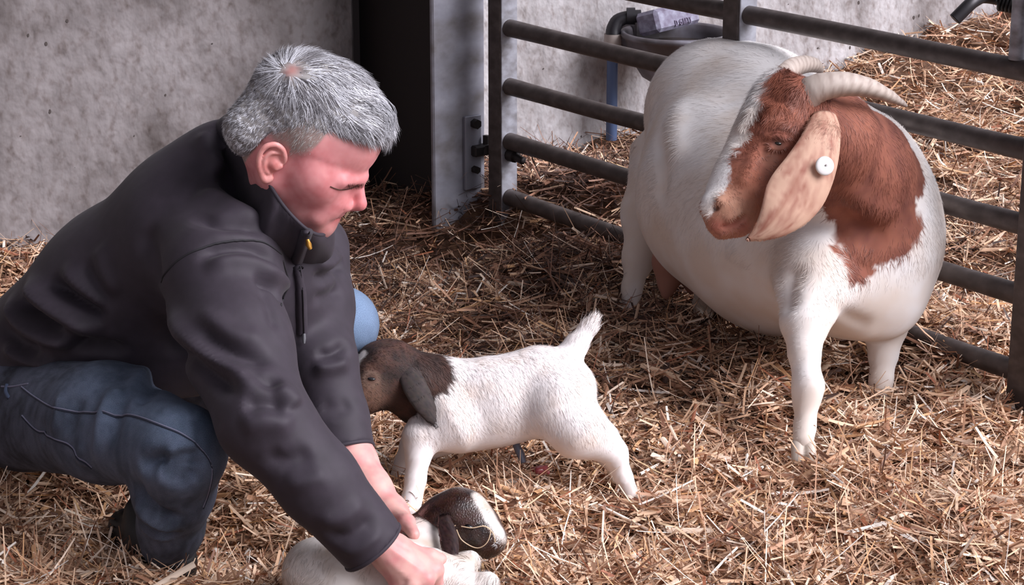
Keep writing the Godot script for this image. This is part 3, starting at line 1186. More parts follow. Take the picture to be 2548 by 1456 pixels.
func build_man() -> void:
	var man := thing("person", "crouching man with short grey hair, dark zipped jacket and blue jeans, bending over a kid", "person", ground(400, 1380))
	var back := -man.position
	# ------------ jacket
	var j := Field.new()
	var lat := (at(760, 630, 3.84) - at(560, 690, 3.47)).normalized()     # across the shoulders
	j.chain([[at(150, 890, 3.95), 0.15], [at(330, 735, 3.84), 0.155], [at(520, 585, 3.72), 0.155]], 0.05, lat, 1.22)
	j.chain([[at(520, 585, 3.72), 0.15], [at(650, 640, 3.68), 0.125]], 0.05)
	j.bone(at(420, 830, 3.82), at(660, 760, 3.70), 0.13, 0.105, 0.05)
	j.bone(at(200, 940, 3.92), at(420, 830, 3.82), 0.13, 0.13, 0.05)
	j.bone(at(575, 420, 3.68), at(640, 480, 3.65), 0.085, 0.085, 0.05)
	# right sleeve
	j.chain([[at(545, 690, 3.50), 0.090], [at(590, 860, 3.41), 0.081], [at(660, 1050, 3.32), 0.071]], 0.04)
	j.chain([[at(660, 1050, 3.32), 0.071], [at(790, 1200, 3.33), 0.062], [at(960, 1398, 3.37), 0.052]], 0.02)
	j.bone(at(480, 600, 3.62), at(560, 650, 3.52), 0.10, 0.085, 0.05)
	# left sleeve
	j.chain([[at(765, 625, 3.84), 0.075], [at(785, 760, 3.77), 0.062], [at(800, 900, 3.68), 0.060]], 0.03)
	j.chain([[at(800, 900, 3.68), 0.060], [at(835, 1040, 3.66), 0.054], [at(872, 1180, 3.63), 0.050]], 0.015)
	j.cut(at(862, 1126, 3.64), (at(872, 1180, 3.63) - at(835, 1040, 3.66)), 0.10)
	j.carve(at(845, 1075, 3.65), at(872, 1190, 3.63), 0.037, 0.039, 0.003)
	j.cut(at(924, 1366, 3.365), (at(960, 1398, 3.37) - at(790, 1200, 3.33)), 0.11)
	j.carve(at(890, 1315, 3.355), at(975, 1420, 3.37), 0.040, 0.042, 0.003)
	j.cut(at(160, 948, 3.92), Vector3(0.06, -1, 0.1), 0.42)
	# room for the neck
	j.carve(at(640, 430, 3.58), at(720, 380, 3.52), 0.066, 0.07, 0.01)
	j.build(0.006, 2)
	var folds := [
		[[[65, 690], [110, 745], [200, 800], [260, 830]], 0.016, 0.026], [[[20, 735], [60, 800], [130, 838], [210, 850]], 0.016, 0.024],
		[[[60, 735], [90, 780], [170, 825]], 0.013, -0.022], [[[115, 690], [180, 745], [270, 800]], 0.014, -0.022],
		[[[60, 810], [140, 845], [250, 865], [340, 870]], 0.013, -0.022], [[[2, 800], [40, 850], [110, 880]], 0.015, -0.012], [[[5, 850], [60, 890], [150, 905]], 0.012, 0.016],
		[[[150, 660], [200, 720], [270, 780]], 0.016, 0.010], [[[210, 640], [235, 700], [290, 770]], 0.014, -0.008], [[[250, 600], [260, 680], [300, 740]], 0.02, 0.007],
		[[[480, 645], [560, 618], [640, 622], [700, 670]], 0.012, -0.012], [[[500, 670], [580, 648], [660, 668], [705, 720]], 0.018, 0.010],
		[[[480, 475], [540, 500], [620, 540], [660, 570]], 0.022, 0.013], [[[470, 530], [540, 552], [620, 560], [660, 590]], 0.014, -0.012],
		[[[500, 300], [520, 380], [560, 430]], 0.014, 0.010], [[[545, 300], [560, 370], [590, 430]], 0.010, -0.010], [[[575, 300], [590, 380], [620, 440]], 0.010, 0.009],
		[[[625, 690], [675, 712], [705, 760]], 0.010, -0.014], [[[640, 670], [690, 690], [712, 730]], 0.012, 0.010],
		[[[395, 760], [430, 850], [520, 930], [620, 980]], 0.016, -0.016], [[[405, 730], [470, 850], [560, 925], [680, 975]], 0.017, 0.014],
		[[[480, 800], [560, 870], [640, 895], [690, 890]], 0.013, -0.011], [[[490, 760], [570, 830], [680, 850]], 0.018, 0.008], [[[600, 930], [660, 950], [700, 940]], 0.012, -0.010],
		[[[680, 965], [720, 982], [745, 1015]], 0.018, 0.008], [[[670, 990], [705, 1008], [730, 1040]], 0.014, -0.004], [[[600, 1015], [660, 1005], [715, 1015]], 0.014, -0.010],
		[[[590, 1060], [660, 1045], [740, 1060]], 0.018, 0.009], [[[650, 1130], [720, 1150], [780, 1120]], 0.015, -0.007], [[[700, 1190], [760, 1200], [820, 1170]], 0.016, 0.006],
		[[[800, 1330], [870, 1335], [940, 1280]], 0.012, -0.007], [[[780, 1290], [850, 1290], [910, 1240]], 0.014, 0.006], [[[840, 1370], [890, 1370], [955, 1320]], 0.008, 0.004],
		[[[775, 680], [815, 690], [850, 650]], 0.010, -0.010], [[[775, 650], [820, 660], [848, 620]], 0.012, 0.009], [[[775, 745], [820, 738], [850, 715]], 0.010, -0.008],
		[[[780, 885], [830, 880], [868, 850]], 0.010, -0.010], [[[775, 915], [830, 910], [872, 895]], 0.014, 0.009], [[[790, 1010], [840, 1020], [880, 1000]], 0.014, -0.005],
		[[[640, 700], [672, 760], [690, 830]], 0.012, -0.007], [[[350, 560], [380, 640], [400, 720]], 0.025, -0.010],
	]
	for f in folds:
		var p := surf_path(j, f[0], 3)
		if p.size() > 1:
			j.fold(p, f[1], f[2] * 1.25)
	j._relax()
	for i in j.v.size():
		var p := j.v[i]
		j.v[i] = p + j.nrm[i] * fine.get_noise_3d(p.x * 6.0, p.y * 6.0, p.z * 6.0) * 0.0015
	j.normals()
	var cloth := mat(Color.WHITE, 0.72)
	cloth.albedo_texture = noise_texture(512, 0.02, 4, 71, [[0.0, Color(0.152, 0.124, 0.158)], [0.5, Color(0.176, 0.145, 0.184)], [1.0, Color(0.204, 0.170, 0.212)]])
	triplanar(cloth, 3.0)
	cloth.rim_enabled = true
	cloth.rim = 0.08
	cloth.rim_tint = 0.2
	relief(cloth, noise_texture(512, 0.35, 2, 72), 0.008)
	var jk := body("jacket", j, PackedColorArray(), cloth, man)
	jk.position = back
	for e in [[at(862, 1126, 3.64), at(835, 1040, 3.66), at(872, 1180, 3.63)], [at(924, 1366, 3.365), at(790, 1200, 3.33), at(960, 1398, 3.37)]]:
		var ax: Vector3 = (e[2] - e[1]).normalized()
		var o: Vector3 = e[1] + ax * (e[0] - e[1]).dot(ax)
		var s1 := ax.cross(Vector3(0, 0, 1)).normalized()
		var s2 := ax.cross(s1)
		var hem := PackedVector3Array()
		for i in 49:
			var a := TAU * i / 48.0
			var d := s1 * cos(a) + s2 * sin(a)
			var r := 0.03
			while r < 0.075 and j.value(o - ax * 0.010 + d * r) > 0.0:
				r += 0.001
			while r < 0.075 and j.value(o - ax * 0.010 + d * r) < 0.0:
				r += 0.0005
			hem.append(o - ax * 0.002 + d * (r - 0.003))
		place("cuff_hem", tube_mesh(hem, even(hem, 0.0036), 8), cloth, jk)
	var thread := mat(Color(0.13, 0.12, 0.14), 0.8)
	seam_line("shoulder_seam", j, [[395, 700], [440, 650], [500, 618], [570, 601], [650, 600], [700, 632]], 0.0018, thread, jk, 10)
	seam_line("armhole_seam", j, [[704, 650], [714, 700], [700, 760]], 0.0018, thread, jk, 8)
	# ------------ collar: a standing band round the neck, open at the throat
	var up0 := [at(612, 282, 3.55), at(640, 400, 3.475), at(690, 497, 3.45), at(752, 568, 3.46), at(800, 592, 3.50), at(826, 566, 3.57), at(800, 470, 3.64), at(700, 330, 3.66), at(632, 268, 3.62)]
	var dn0 := [at(528, 320, 3.62), at(580, 470, 3.50), at(645, 575, 3.445), at(716, 645, 3.44), at(778, 662, 3.49), at(830, 625, 3.60), at(810, 520, 3.72), at(690, 380, 3.74), at(585, 292, 3.70)]
	for i in 5:
		var px: Array = [[532, 322], [580, 470], [645, 575], [716, 645], [778, 662]][i]
		var hit_ := surf(j, px[0], px[1])
		if hit_ != Vector3.INF:
			dn0[i] = hit_ + axis_f * 0.012
	var cv := PackedVector3Array()
	var ct := PackedInt32Array()
	var seg := 64
	var loop := func(list: Array, u: float) -> Vector3:
		var k := int(u) % list.size()
		return list[(k + list.size() - 1) % list.size()].cubic_interpolate(list[k], Vector3.ZERO, Vector3.ZERO, 0.0) if false else list[k].cubic_interpolate(list[(k + 1) % list.size()], list[(k + list.size() - 1) % list.size()], list[(k + 2) % list.size()], u - int(u))
	var ring_c := Vector3.ZERO
	for p in up0:
		ring_c += p / up0.size()
	var rows := 12
	for i in seg:
		var u := float(i) / seg * up0.size()
		var a: Vector3 = loop.call(up0, u)
		var b: Vector3 = loop.call(dn0, u)
		var inn := (ring_c - a).normalized()
		for k in rows:
			var t := k / (rows - 1.0)
			var p: Vector3
			if t < 0.45:                # outside, from the foot to the top
				p = b.lerp(a, t / 0.45) - inn * (0.004 + 0.0045 * sin(u * 13.0 + fine.get_noise_1d(u * 9.0) * 3.0) * smoothstep(3.2, 1.5, u)) * sin(PI * t / 0.45)
			elif t < 0.6:
				p = a + inn * 0.009 * ((t - 0.45) / 0.15) + Vector3(0, 0.004, 0) * sin(PI * (t - 0.45) / 0.15)
			else:
				p = (a + inn * 0.009).lerp(b + inn * 0.02, (t - 0.6) / 0.4)
			cv.append(p)
	for i in seg:
		for k in rows - 1:
			var a := i * rows + k
			var b := (i + 1) % seg * rows + k
			ct.append_array([a, a + 1, b, b, a + 1, b + 1])
	var cn := PackedVector3Array()
	cn.resize(cv.size())
	for t in range(0, ct.size(), 3):
		var w := (cv[ct[t + 2]] - cv[ct[t]]).cross(cv[ct[t + 1]] - cv[ct[t]])
		for k in 3:
			cn[ct[t + k]] += w
	if cn[16 * rows + 3].dot(cv[16 * rows + 3] - ring_c) < 0.0:
		for i in cn.size():
			cn[i] = -cn[i]
		for t in range(0, ct.size(), 3):
			var s := ct[t + 1]
			ct[t + 1] = ct[t + 2]
			ct[t + 2] = s
	for i in cn.size():
		cn[i] = cn[i].normalized()
	commit("collar", cv, cn, PackedColorArray(), ct, cloth, jk)
	var rim_path := PackedVector3Array()
	for i in 61:
		var a: Vector3 = loop.call(up0, fmod(i / 60.0 * up0.size(), up0.size()))
		rim_path.append(a + (ring_c - a).normalized() * 0.003 + Vector3(0, 0.0025, 0))
	place("collar_rim", tube_mesh(rim_path, even(rim_path, 0.0032), 8), cloth, jk)
	# ------------ zip with its flap, and a gold tag at the throat
	var zp := surf_path(j, [[740, 668], [745, 710], [748, 760], [750, 830]], 10)
	if zp.size() > 3:
		zp = settle(j, zp, 0.001)
		var zpts := PackedVector3Array()
		for i in 6:
			var q: Vector3 = loop.call(up0, 3.22).lerp(loop.call(dn0, 3.3), i / 5.0)
			zpts.append(q + (eye - q).normalized() * 0.003)
		zpts.append_array(zp)
		place("zip_flap", tube_mesh(zpts, even(zpts, 0.0075), 10, 1.4), cloth, jk)
		var zt := PackedVector3Array()
		for p in zpts:
			zt.append(p + (eye - p).normalized() * 0.0075 + Vector3(0.004, 0, 0))
		place("zip", tube_mesh(zt, even(zt, 0.0013), 6), mat(Color(0.10, 0.09, 0.11), 0.4, 0.3), jk)
		var lp := zt[zt.size() - 1]
		place("zip_pull", tube_mesh(PackedVector3Array([lp, lp + Vector3(0, -0.008, 0.002), lp + Vector3(0, -0.016, 0.003)]), PackedFloat32Array([0.003, 0.0035, 0.002]), 8), mat(Color(0.5, 0.5, 0.52), 0.4, 0.7), jk)
	var gd := at(768, 608, 3.462)
	place("gold_badge", tube_mesh(PackedVector3Array([gd + Vector3(-0.002, 0.008, 0), gd + Vector3(0, 0, 0.002), gd + Vector3(0.003, -0.008, 0)]), PackedFloat32Array([0.004, 0.005, 0.003]), 8, 0.5), mat(Color(0.75, 0.55, 0.25), 0.4, 0.6), jk)
	# ------------ jeans
	var p := Field.new()
	p.chain([[at(70, 1020, 3.86), 0.105], [at(270, 1052, 3.62), 0.094], [at(450, 1120, 3.40), 0.071]], 0.04)
	p.chain([[at(450, 1122, 3.40), 0.069], [at(432, 1220, 3.47), 0.064], [at(425, 1310, 3.54), 0.052], [at(415, 1390, 3.60), 0.043]], 0.02)
	p.chain([[at(200, 980, 4.05), 0.105], [at(520, 900, 4.0), 0.09], [at(848, 808, 3.95), 0.066]], 0.04)
	p.chain([[at(848, 808, 3.95), 0.065], [at(790, 960, 4.02), 0.06], [at(740, 1090, 4.08), 0.046]], 0.02)
	p.bone(at(60, 990, 3.90), at(200, 975, 4.03), 0.115, 0.11, 0.05)
	p.bone(at(120, 930, 3.95), at(160, 900, 3.98), 0.115, 0.11, 0.04)
	p.cut(at(415, 1366, 3.585), at(415, 1390, 3.60) - at(425, 1310, 3.54), 0.09)
	p.carve(at(420, 1345, 3.57), at(413, 1400, 3.61), 0.034, 0.036, 0.004)
	p.build(0.0065, 2)
	for f in [
		[[[405, 1155], [450, 1135], [505, 1130]], 0.009, -0.010], [[[405, 1158], [455, 1158], [515, 1155]], 0.008, -0.011], [[[405, 1162], [450, 1180], [510, 1180]], 0.009, -0.010],
		[[[400, 1165], [430, 1195], [480, 1205]], 0.010, -0.008], [[[345, 1170], [380, 1150], [420, 1150]], 0.014, -0.020], [[[405, 1145], [450, 1122], [500, 1110]], 0.009, 0.006], [[[410, 1168], [455, 1169], [515, 1167]], 0.007, 0.006],
		[[[345, 1180], [350, 1230], [400, 1280], [470, 1300]], 0.013, -0.010], [[[340, 1230], [370, 1290], [450, 1320]], 0.012, 0.010], [[[360, 1290], [400, 1325], [450, 1335]], 0.010, -0.009], [[[330, 1270], [370, 1320], [430, 1345]], 0.010, 0.008],
		[[[300, 940], [258, 1030], [245, 1120], [235, 1170]], 0.016, 0.008], [[[330, 930], [290, 1030], [280, 1120]], 0.018, -0.007], [[[200, 980], [180, 1040], [165, 1090]], 0.014, -0.006], [[[150, 970], [140, 1050], [130, 1090]], 0.012, 0.005],
		[[[380, 905], [330, 960], [270, 1000]], 0.015, 0.010], [[[400, 930], [370, 980], [330, 1010]], 0.014, -0.008], [[[110, 1050], [105, 1080], [108, 1105]], 0.010, -0.005], [[[210, 1100], [200, 1140], [215, 1165]], 0.010, 0.005],
	]:
		var q := surf_path(p, f[0], 3)
		if q.size() > 1:
			p.fold(q, f[1], f[2] * 1.3)
	p._relax()
	p.normals()
	var pc := PackedColorArray()
	var knee_l := at(865, 775, 3.91)
	var knee_r := at(480, 1060, 3.36)
	var thigh_r := at(330, 990, 3.5)
	for q in p.v:
		var w := clampf(0.5 + noise.get_noise_3d(q.x * 9.0, q.y * 9.0, q.z * 9.0) * 0.9 + fine.get_noise_3d(q.x * 40.0, q.y * 40.0, q.z * 40.0) * 0.35, 0.0, 1.0)
		var streak := fine.get_noise_3d(q.x * 60.0, q.y * 9.0, q.z * 60.0)
		var c := lin(48, 51, 62).lerp(lin(90, 95, 111), clampf(w + streak * 0.7, 0.0, 1.0))
		var lit_fade := exp(-pow(q.distance_to(knee_l) / 0.11, 2.0)) * 0.95 + exp(-pow(q.distance_to(knee_r) / 0.10, 2.0)) * 0.25 + exp(-pow(q.distance_to(thigh_r) / 0.16, 2.0)) * 0.3  # worn denim; light on the left knee is put into the colour too
		c = c.lerp(lin(132, 158, 190), clampf(lit_fade, 0.0, 1.0) * (0.75 + 0.25 * w))
		pc.append(c)
	var denim := painted(0.9)
	triplanar(denim, 6.0)
	denim.detail_enabled = true
	denim.detail_blend_mode = BaseMaterial3D.BLEND_MODE_MUL
	denim.detail_albedo = noise_texture(512, 0.25, 3, 81, [[0.0, Color(0.45, 0.45, 0.5)], [0.42, Color(0.78, 0.78, 0.8)], [0.6, Color(1, 1, 1)], [1.0, Color(1, 1, 1)]])
	relief(denim, noise_texture(512, 0.4, 2, 82), 0.06)
	var jn := body("jeans", p, pc, denim, man)
	jn.position = back
	var stitch := mat(Color(0.46, 0.46, 0.54), 0.9)
	var groove := mat(Color(0.15, 0.17, 0.23), 0.95)
	var s1 := [[53, 962], [90, 990], [143, 1016], [254, 1028], [327, 1032], [409, 1060], [463, 1085], [512, 1130], [528, 1171], [520, 1220], [505, 1262]]
	var s2 := [[55, 1034], [90, 1069], [139, 1093], [172, 1106], [205, 1138], [229, 1163]]
	seam_line("outer_seam", p, s1, 0.0012, stitch, jn, 6)
	seam_line("seam_groove", p, s1.map(func(e): return [e[0] + 1, e[1] + 4]), 0.0013, groove, jn, 6)
	seam_line("back_seam", p, s2, 0.0014, stitch, jn, 6)
	seam_line("seam_groove", p, s2.map(func(e): return [e[0] - 1, e[1] + 4]), 0.0014, groove, jn, 6)
	seam_line("waistband_edge", p, [[4, 962], [30, 962], [70, 955]], 0.0016, stitch, jn, 6)
	seam_line("belt_loop", p, [[18, 958], [15, 975], [22, 990]], 0.004, mat(Color(0.25, 0.29, 0.38), 0.9), jn, 4)
	# ------------ shoes
	var rubber := mat(Color(0.085, 0.08, 0.085), 0.55)
	for s in [[at(312, 1308, 3.72), at(370, 1358, 3.66), at(442, 1394, 3.57)], [at(690, 1100, 4.16), at(760, 1130, 4.06), at(830, 1150, 3.99)]]:
		var sh := Field.new()
		sh.chain([[s[0], 0.030], [s[1], 0.040], [s[2], 0.033]], 0.02)
		sh.bone(s[1] + Vector3(0, 0.03, 0), s[0].lerp(s[1], 0.6) + Vector3(0.01, 0.045, 0), 0.038, 0.034, 0.02)
		sh.bone(s[0] - Vector3(0, 0.02, 0), s[2] - Vector3(0, 0.018, 0), 0.028, 0.030, 0.008)
		sh.build(0.007, 1)
		var so := body("shoe", sh, PackedColorArray(), rubber, man)
		so.position = back
	# ------------ head, neck, forearms and hands
	head_o = at(749, 356, 3.5)
	head_b = Basis(Vector3.UP, -deg_to_rad(10.0)) * Basis(Vector3.BACK, -deg_to_rad(30.0))
	var hb := head_b
	var h := Field.new()
	h.ball(hd(-0.006, 0.054, 0), Vector3(0.107, 0.086, 0.073) * HEAD, hb, 0.01)
	h.bone(hd(0.010, 0.048, 0), hd(0.056, 0.040, 0), 0.070, 0.0615, 0.03)
	h.bone(hd(0.100, -0.010, 0), hd(0.106, -0.046, 0), 0.012, 0.014, 0.008)
	h.bone(hd(0.035, -0.02, 0), hd(0.062, -0.078, 0), 0.064, 0.042, 0.03)
	for s in [-1.0, 1.0]:
		h.bone(hd(-0.002, -0.058, 0.048 * s), hd(0.085, -0.100, 0.012 * s), 0.024, 0.020, 0.03)
		h.bone(hd(0.068, -0.033, 0.040 * s), hd(0.042, -0.026, 0.054 * s), 0.024, 0.020, 0.035)
		h.bone(hd(0.110, 0.003, 0.008 * s), hd(0.092, -0.001, 0.048 * s), 0.012, 0.0095, 0.010)
		h.carve(hd(0.114, -0.016, 0.033 * s), hd(0.104, -0.017, 0.047 * s), 0.0095, 0.0085, 0.006)
		h.bone(hd(0.090, -0.021, 0.026 * s), hd(0.084, -0.022, 0.040 * s), 0.0150, 0.0140, 0.004)
		h.bone(hd(0.097, -0.020, 0.016 * s), hd(0.089, -0.050, 0.027 * s), 0.014, 0.015, 0.015)
		h.bone(hd(0.018, 0.022, 0.046 * s), hd(0.058, -0.016, 0.044 * s), 0.022, 0.020, 0.04)
		h.bone(hd(0.100, -0.036, 0.026 * s), hd(0.082, -0.033, 0.046 * s), 0.0065, 0.0065, 0.012)
		h.bone(hd(0.115, -0.0460, 0.013 * s), hd(0.105, -0.047, 0.0165 * s), 0.0092, 0.0082, 0.004)
		h.carve(hd(0.120, -0.0545, 0.008 * s), hd(0.112, -0.047, 0.009 * s), 0.004, 0.004, 0.003)
		h.bone(hd(0.098, -0.048, 0.025 * s), hd(0.088, -0.078, 0.037 * s), 0.014, 0.012, 0.02)
		h.carve(hd(0.112, -0.049, 0.025 * s), hd(0.102, -0.074, 0.034 * s), 0.0022, 0.0016, 0.005)
	h.bone(hd(0.111, -0.006, 0), hd(0.131, -0.036, 0), 0.0085, 0.0105, 0.006)
	h.bone(hd(0.130, -0.036, 0), hd(0.117, -0.049, 0), 0.0112, 0.009, 0.005)
	h.bone(hd(0.098, -0.062, 0.018), hd(0.098, -0.062, -0.018), 0.0135, 0.0135, 0.012)
	for s in [-1.0, 1.0]:
		h.bone(hd(0.1105, -0.0665, 0.004 * s), hd(0.098, -0.071, 0.022 * s), 0.0062, 0.004, 0.006)
		h.bone(hd(0.1085, -0.0790, 0.006 * s), hd(0.096, -0.076, 0.021 * s), 0.0068, 0.0045, 0.006)
		h.carve(hd(0.117, -0.0728, 0.0), hd(0.102, -0.0745, 0.024 * s), 0.0017, 0.0013, 0.002)
	h.bone(hd(0.096, -0.092, 0.010), hd(0.096, -0.092, -0.010), 0.012, 0.012, 0.012)
	h.ball(hd(0.088, -0.100, 0), Vector3(0.021, 0.019, 0.024), hb, 0.02)
	h.chain([[hd(-0.03, -0.02, 0), 0.064], [at(722, 462, 3.55), 0.056], [at(690, 540, 3.60), 0.055]], 0.03)
	# ears, on a finer grid
	var er := Field.new()
	for s in [-1.0, 1.0]:
		var ep := func(f: float, u: float, r: float) -> Vector3: return hd(f - 0.003, u - 0.011, r * s)
		er.chain(smooth_chain([[ep.call(0.003, -0.006, 0.072), 0.003], [ep.call(0.001, 0.004, 0.076), 0.0033], [ep.call(-0.008, 0.014, 0.080), 0.0036], [ep.call(-0.021, 0.016, 0.085), 0.0037], [ep.call(-0.032, 0.006, 0.089), 0.0036], [ep.call(-0.034, -0.010, 0.089), 0.0034], [ep.call(-0.029, -0.026, 0.085), 0.0034], [ep.call(-0.019, -0.038, 0.080), 0.0042], [ep.call(-0.009, -0.046, 0.076), 0.0058], [ep.call(-0.003, -0.040, 0.073), 0.0045]]), 0.003)
		er.ball(ep.call(-0.015, -0.014, 0.076), Vector3(0.017, 0.028, 0.0042), hb * Basis(Vector3.UP, 0.38 * s), 0.005)
		er.chain(smooth_chain([[ep.call(-0.008, 0.006, 0.079), 0.0022], [ep.call(-0.020, 0.001, 0.083), 0.0028], [ep.call(-0.0245, -0.012, 0.084), 0.003], [ep.call(-0.019, -0.027, 0.081), 0.003], [ep.call(-0.010, -0.033, 0.078), 0.0028]]), 0.003)
		er.carve(ep.call(-0.011, -0.012, 0.088), ep.call(-0.009, -0.018, 0.076), 0.0085, 0.006, 0.002)
		er.carve(ep.call(-0.006, 0.006, 0.084), ep.call(-0.018, 0.008, 0.086), 0.003, 0.003, 0.002)
		er.bone(ep.call(0.002, -0.014, 0.075), ep.call(-0.002, -0.020, 0.078), 0.0042, 0.0036, 0.003)
		er.bone(ep.call(-0.012, -0.012, 0.066), ep.call(-0.010, -0.016, 0.072), 0.012, 0.012, 0.004)
	er.build(0.0019, 1)
	h.build(0.0026, 3)
	var a := Field.new()
	# right hand: forearm, palm to each knuckle, fingers bent round the kid, thumb along the top
	var wr := at(968, 1372, 3.375)
	a.chain([[at(780, 1180, 3.34), 0.040], [at(905, 1318, 3.36), 0.033], [wr, 0.028]], 0.02)
	var ks := [[at(1082, 1418, 3.385), 0.0125], [at(1058, 1440, 3.365), 0.013], [at(1026, 1456, 3.360), 0.0125], [at(992, 1462, 3.372), 0.0115]]
	var pip := [at(1090, 1478, 3.41), at(1062, 1503, 3.39), at(1026, 1515, 3.385), at(990, 1510, 3.395)]
	var tip := [at(1068, 1505, 3.47), at(1040, 1530, 3.46), at(1006, 1537, 3.45), at(976, 1528, 3.45)]
	for i in 4:
		a.bone(wr.lerp(at(985, 1395, 3.38), i / 4.0), ks[i][0], 0.025, ks[i][1] * 1.12, 0.014)
		a.chain([[ks[i][0], ks[i][1]], [pip[i], 0.0105 - 0.0006 * i], [tip[i], 0.0085 - 0.0006 * i]], 0.006)
		a.bone(ks[i][0], ks[i][0] - axis_f * 0.002, ks[i][1], 0.010, 0.008)
	a.bone(at(1000, 1400, 3.40), at(1050, 1425, 3.40), 0.024, 0.018, 0.015)
	a.chain([[at(990, 1360, 3.385), 0.019], [at(1035, 1385, 3.395), 0.0155], [at(1070, 1384, 3.40), 0.0115], [at(1098, 1391, 3.405), 0.0095]], 0.008)
	# left hand: bare wrist, then out of sight round the kid's neck
	var wl := at(975, 1272, 3.575)
	a.chain([[at(836, 1060, 3.655), 0.038], [at(880, 1150, 3.63), 0.0365], [at(925, 1215, 3.60), 0.030], [wl, 0.0235]], 0.02)
	var kl := [at(1030, 1330, 3.56), at(1022, 1350, 3.545), at(1010, 1368, 3.53), at(995, 1380, 3.52)]
	for i in 4:
		a.bone(wl, kl[i], 0.021, 0.0125, 0.012)
		a.chain([[kl[i], 0.0115], [kl[i] + Vector3(0.012, -0.028, 0.0), 0.0098], [kl[i] + Vector3(0.004, -0.045, 0.012), 0.0085]], 0.006)
	a.chain([[at(985, 1280, 3.56), 0.016], [at(1012, 1300, 3.52), 0.013], [at(1030, 1330, 3.49), 0.010]], 0.008)
	a.build(0.0036, 1)
	for f in [[[[1000, 1440], [1010, 1456]], 0.006, -0.002], [[[960, 1360], [1020, 1400], [1060, 1425]], 0.004, 0.0012], [[[955, 1385], [1000, 1425], [1025, 1445]], 0.004, 0.0012], [[[975, 1345], [1030, 1375]], 0.004, -0.0012]]:
		var q := surf_path(a, f[0], 3)
		if q.size() > 1:
			a.fold(q, f[1], f[2])
	a.normals()
	# one skin: the hidden trunk joins head and arms
	var inner := Field.new()
	inner.chain([[at(600, 560, 3.68), 0.075], [at(520, 640, 3.74), 0.11], [at(330, 770, 3.85), 0.11], [at(150, 930, 3.95), 0.10]], 0.05)
	inner.chain([[at(540, 620, 3.62), 0.07], [at(560, 720, 3.50), 0.06], [at(650, 1050, 3.33), 0.045], [at(780, 1180, 3.34), 0.036]], 0.02)
	inner.chain([[at(600, 600, 3.72), 0.07], [at(765, 640, 3.84), 0.055], [at(800, 900, 3.68), 0.042], [at(836, 1060, 3.655), 0.034]], 0.02)
	inner.chain([[at(150, 960, 3.92), 0.09], [at(270, 1055, 3.62), 0.055], [at(450, 1122, 3.42), 0.036], [at(428, 1250, 3.50), 0.04], [at(400, 1365, 3.62), 0.032]], 0.02)
	inner.chain([[at(150, 950, 3.98), 0.09], [at(520, 905, 4.0), 0.07], [at(840, 815, 3.96), 0.05], [at(790, 960, 4.02), 0.045], [at(740, 1100, 4.09), 0.034]], 0.02)
	inner.build(0.016, 1)
	var v := PackedVector3Array()
	var n := PackedVector3Array()
	var t3 := PackedInt32Array()
	for f in [h, er, a, inner]:
		var base := v.size()
		v.append_array(f.v)
		n.append_array(f.nrm)
		for i in f.tri:
			t3.append(i + base)
	var col := PackedColorArray()
	for i in v.size():
		var c := lin(222, 160, 152)
		if i < h.v.size() + er.v.size():
			var q := head_local(v[i])
			var w := fine.get_noise_3d(q.x * 60.0, q.y * 60.0, q.z * 60.0)
			var w2 := noise.get_noise_3d(q.x * 30.0, q.y * 30.0, q.z * 30.0)
			c = lin(221, 148, 148).lerp(lin(204, 118, 120), clampf(0.45 + w2 * 0.7 + w * 0.4, 0, 1))
			c = c.lerp(lin(230, 166, 164), clampf((q.y - 0.02) * 12.0, 0, 0.6))
			var stub := clampf((-0.058 - q.y) * 30.0, 0, 1) * clampf((q.x - 0.0) * 30.0, 0, 1)
			c = c.lerp(lin(168, 128, 118), stub * (0.35 + 0.3 * absf(w)))
			var hair := hair_depth(q)
			c = c.lerp(lin(150, 138, 130), smoothstep(-0.012, 0.014, hair + w * 0.006) * 0.85)
			if i >= h.v.size():
				c = lin(228, 158, 152).lerp(lin(206, 122, 116), clampf(0.35 + w2, 0, 1))
			var lip := exp(-pow((q.y + 0.0735) / 0.0075, 2.0)) * smoothstep(0.092, 0.100, q.x) * smoothstep(0.026, 0.02, absf(q.z))
			c = c.lerp(lin(186, 98, 100), lip * 0.8)
			var nose := exp(-pow(q.distance_to(Vector3(0.125, -0.036, 0)) / 0.022, 2.0))
			c = c.lerp(lin(206, 112, 112), nose * 0.6)
		else:
			var w := noise.get_noise_3d(v[i].x * 30.0, v[i].y * 30.0, v[i].z * 30.0)
			c = lin(214, 164, 154).lerp(lin(204, 136, 134), clampf(0.4 + w, 0, 1))
		col.append(c)
	var skin := painted(0.52)
	skin.subsurf_scatter_enabled = true
	skin.subsurf_scatter_strength = 0.12
	skin.rim_enabled = true
	skin.rim = 0.1
	var bd := commit("body", v, n, col, t3, skin, man)
	bd.position = back
	seam_line("eyelashes", h, [[822, 464], [834, 469], [850, 472], [872, 468], [890, 461]], 0.0010, mat(Color(0.30, 0.18, 0.15), 0.8), bd, 6, 0.0004)
	# thumb nail
	var nail := Field.new()
	nail.ball(at(1092, 1385, 3.398), Vector3(0.0065, 0.0045, 0.0022), Basis(Vector3.FORWARD, 0.25) * Basis(Vector3.RIGHT, -0.7), 0.002)
	nail.build(0.0011, 1)
	var nl := body("thumb_nail", nail, PackedColorArray(), mat(Color(0.93, 0.78, 0.74), 0.35), man)
	nl.position = back
	# eyebrow and lashes, then the hair
	var hairs := painted(0.45)
	var hair := Node3D.new()
	hair.name = "hair"
	man.add_child(hair, true)
	hair.position = back
	var capf := Field.new()
	capf.ball(hd(-0.006, 0.057, 0), Vector3(0.111, 0.090, 0.077) * HEAD, hb, 0.01)
	capf.bone(hd(0.02, 0.100, 0.0), hd(0.080, 0.082, 0.0), 0.044, 0.034, 0.03)
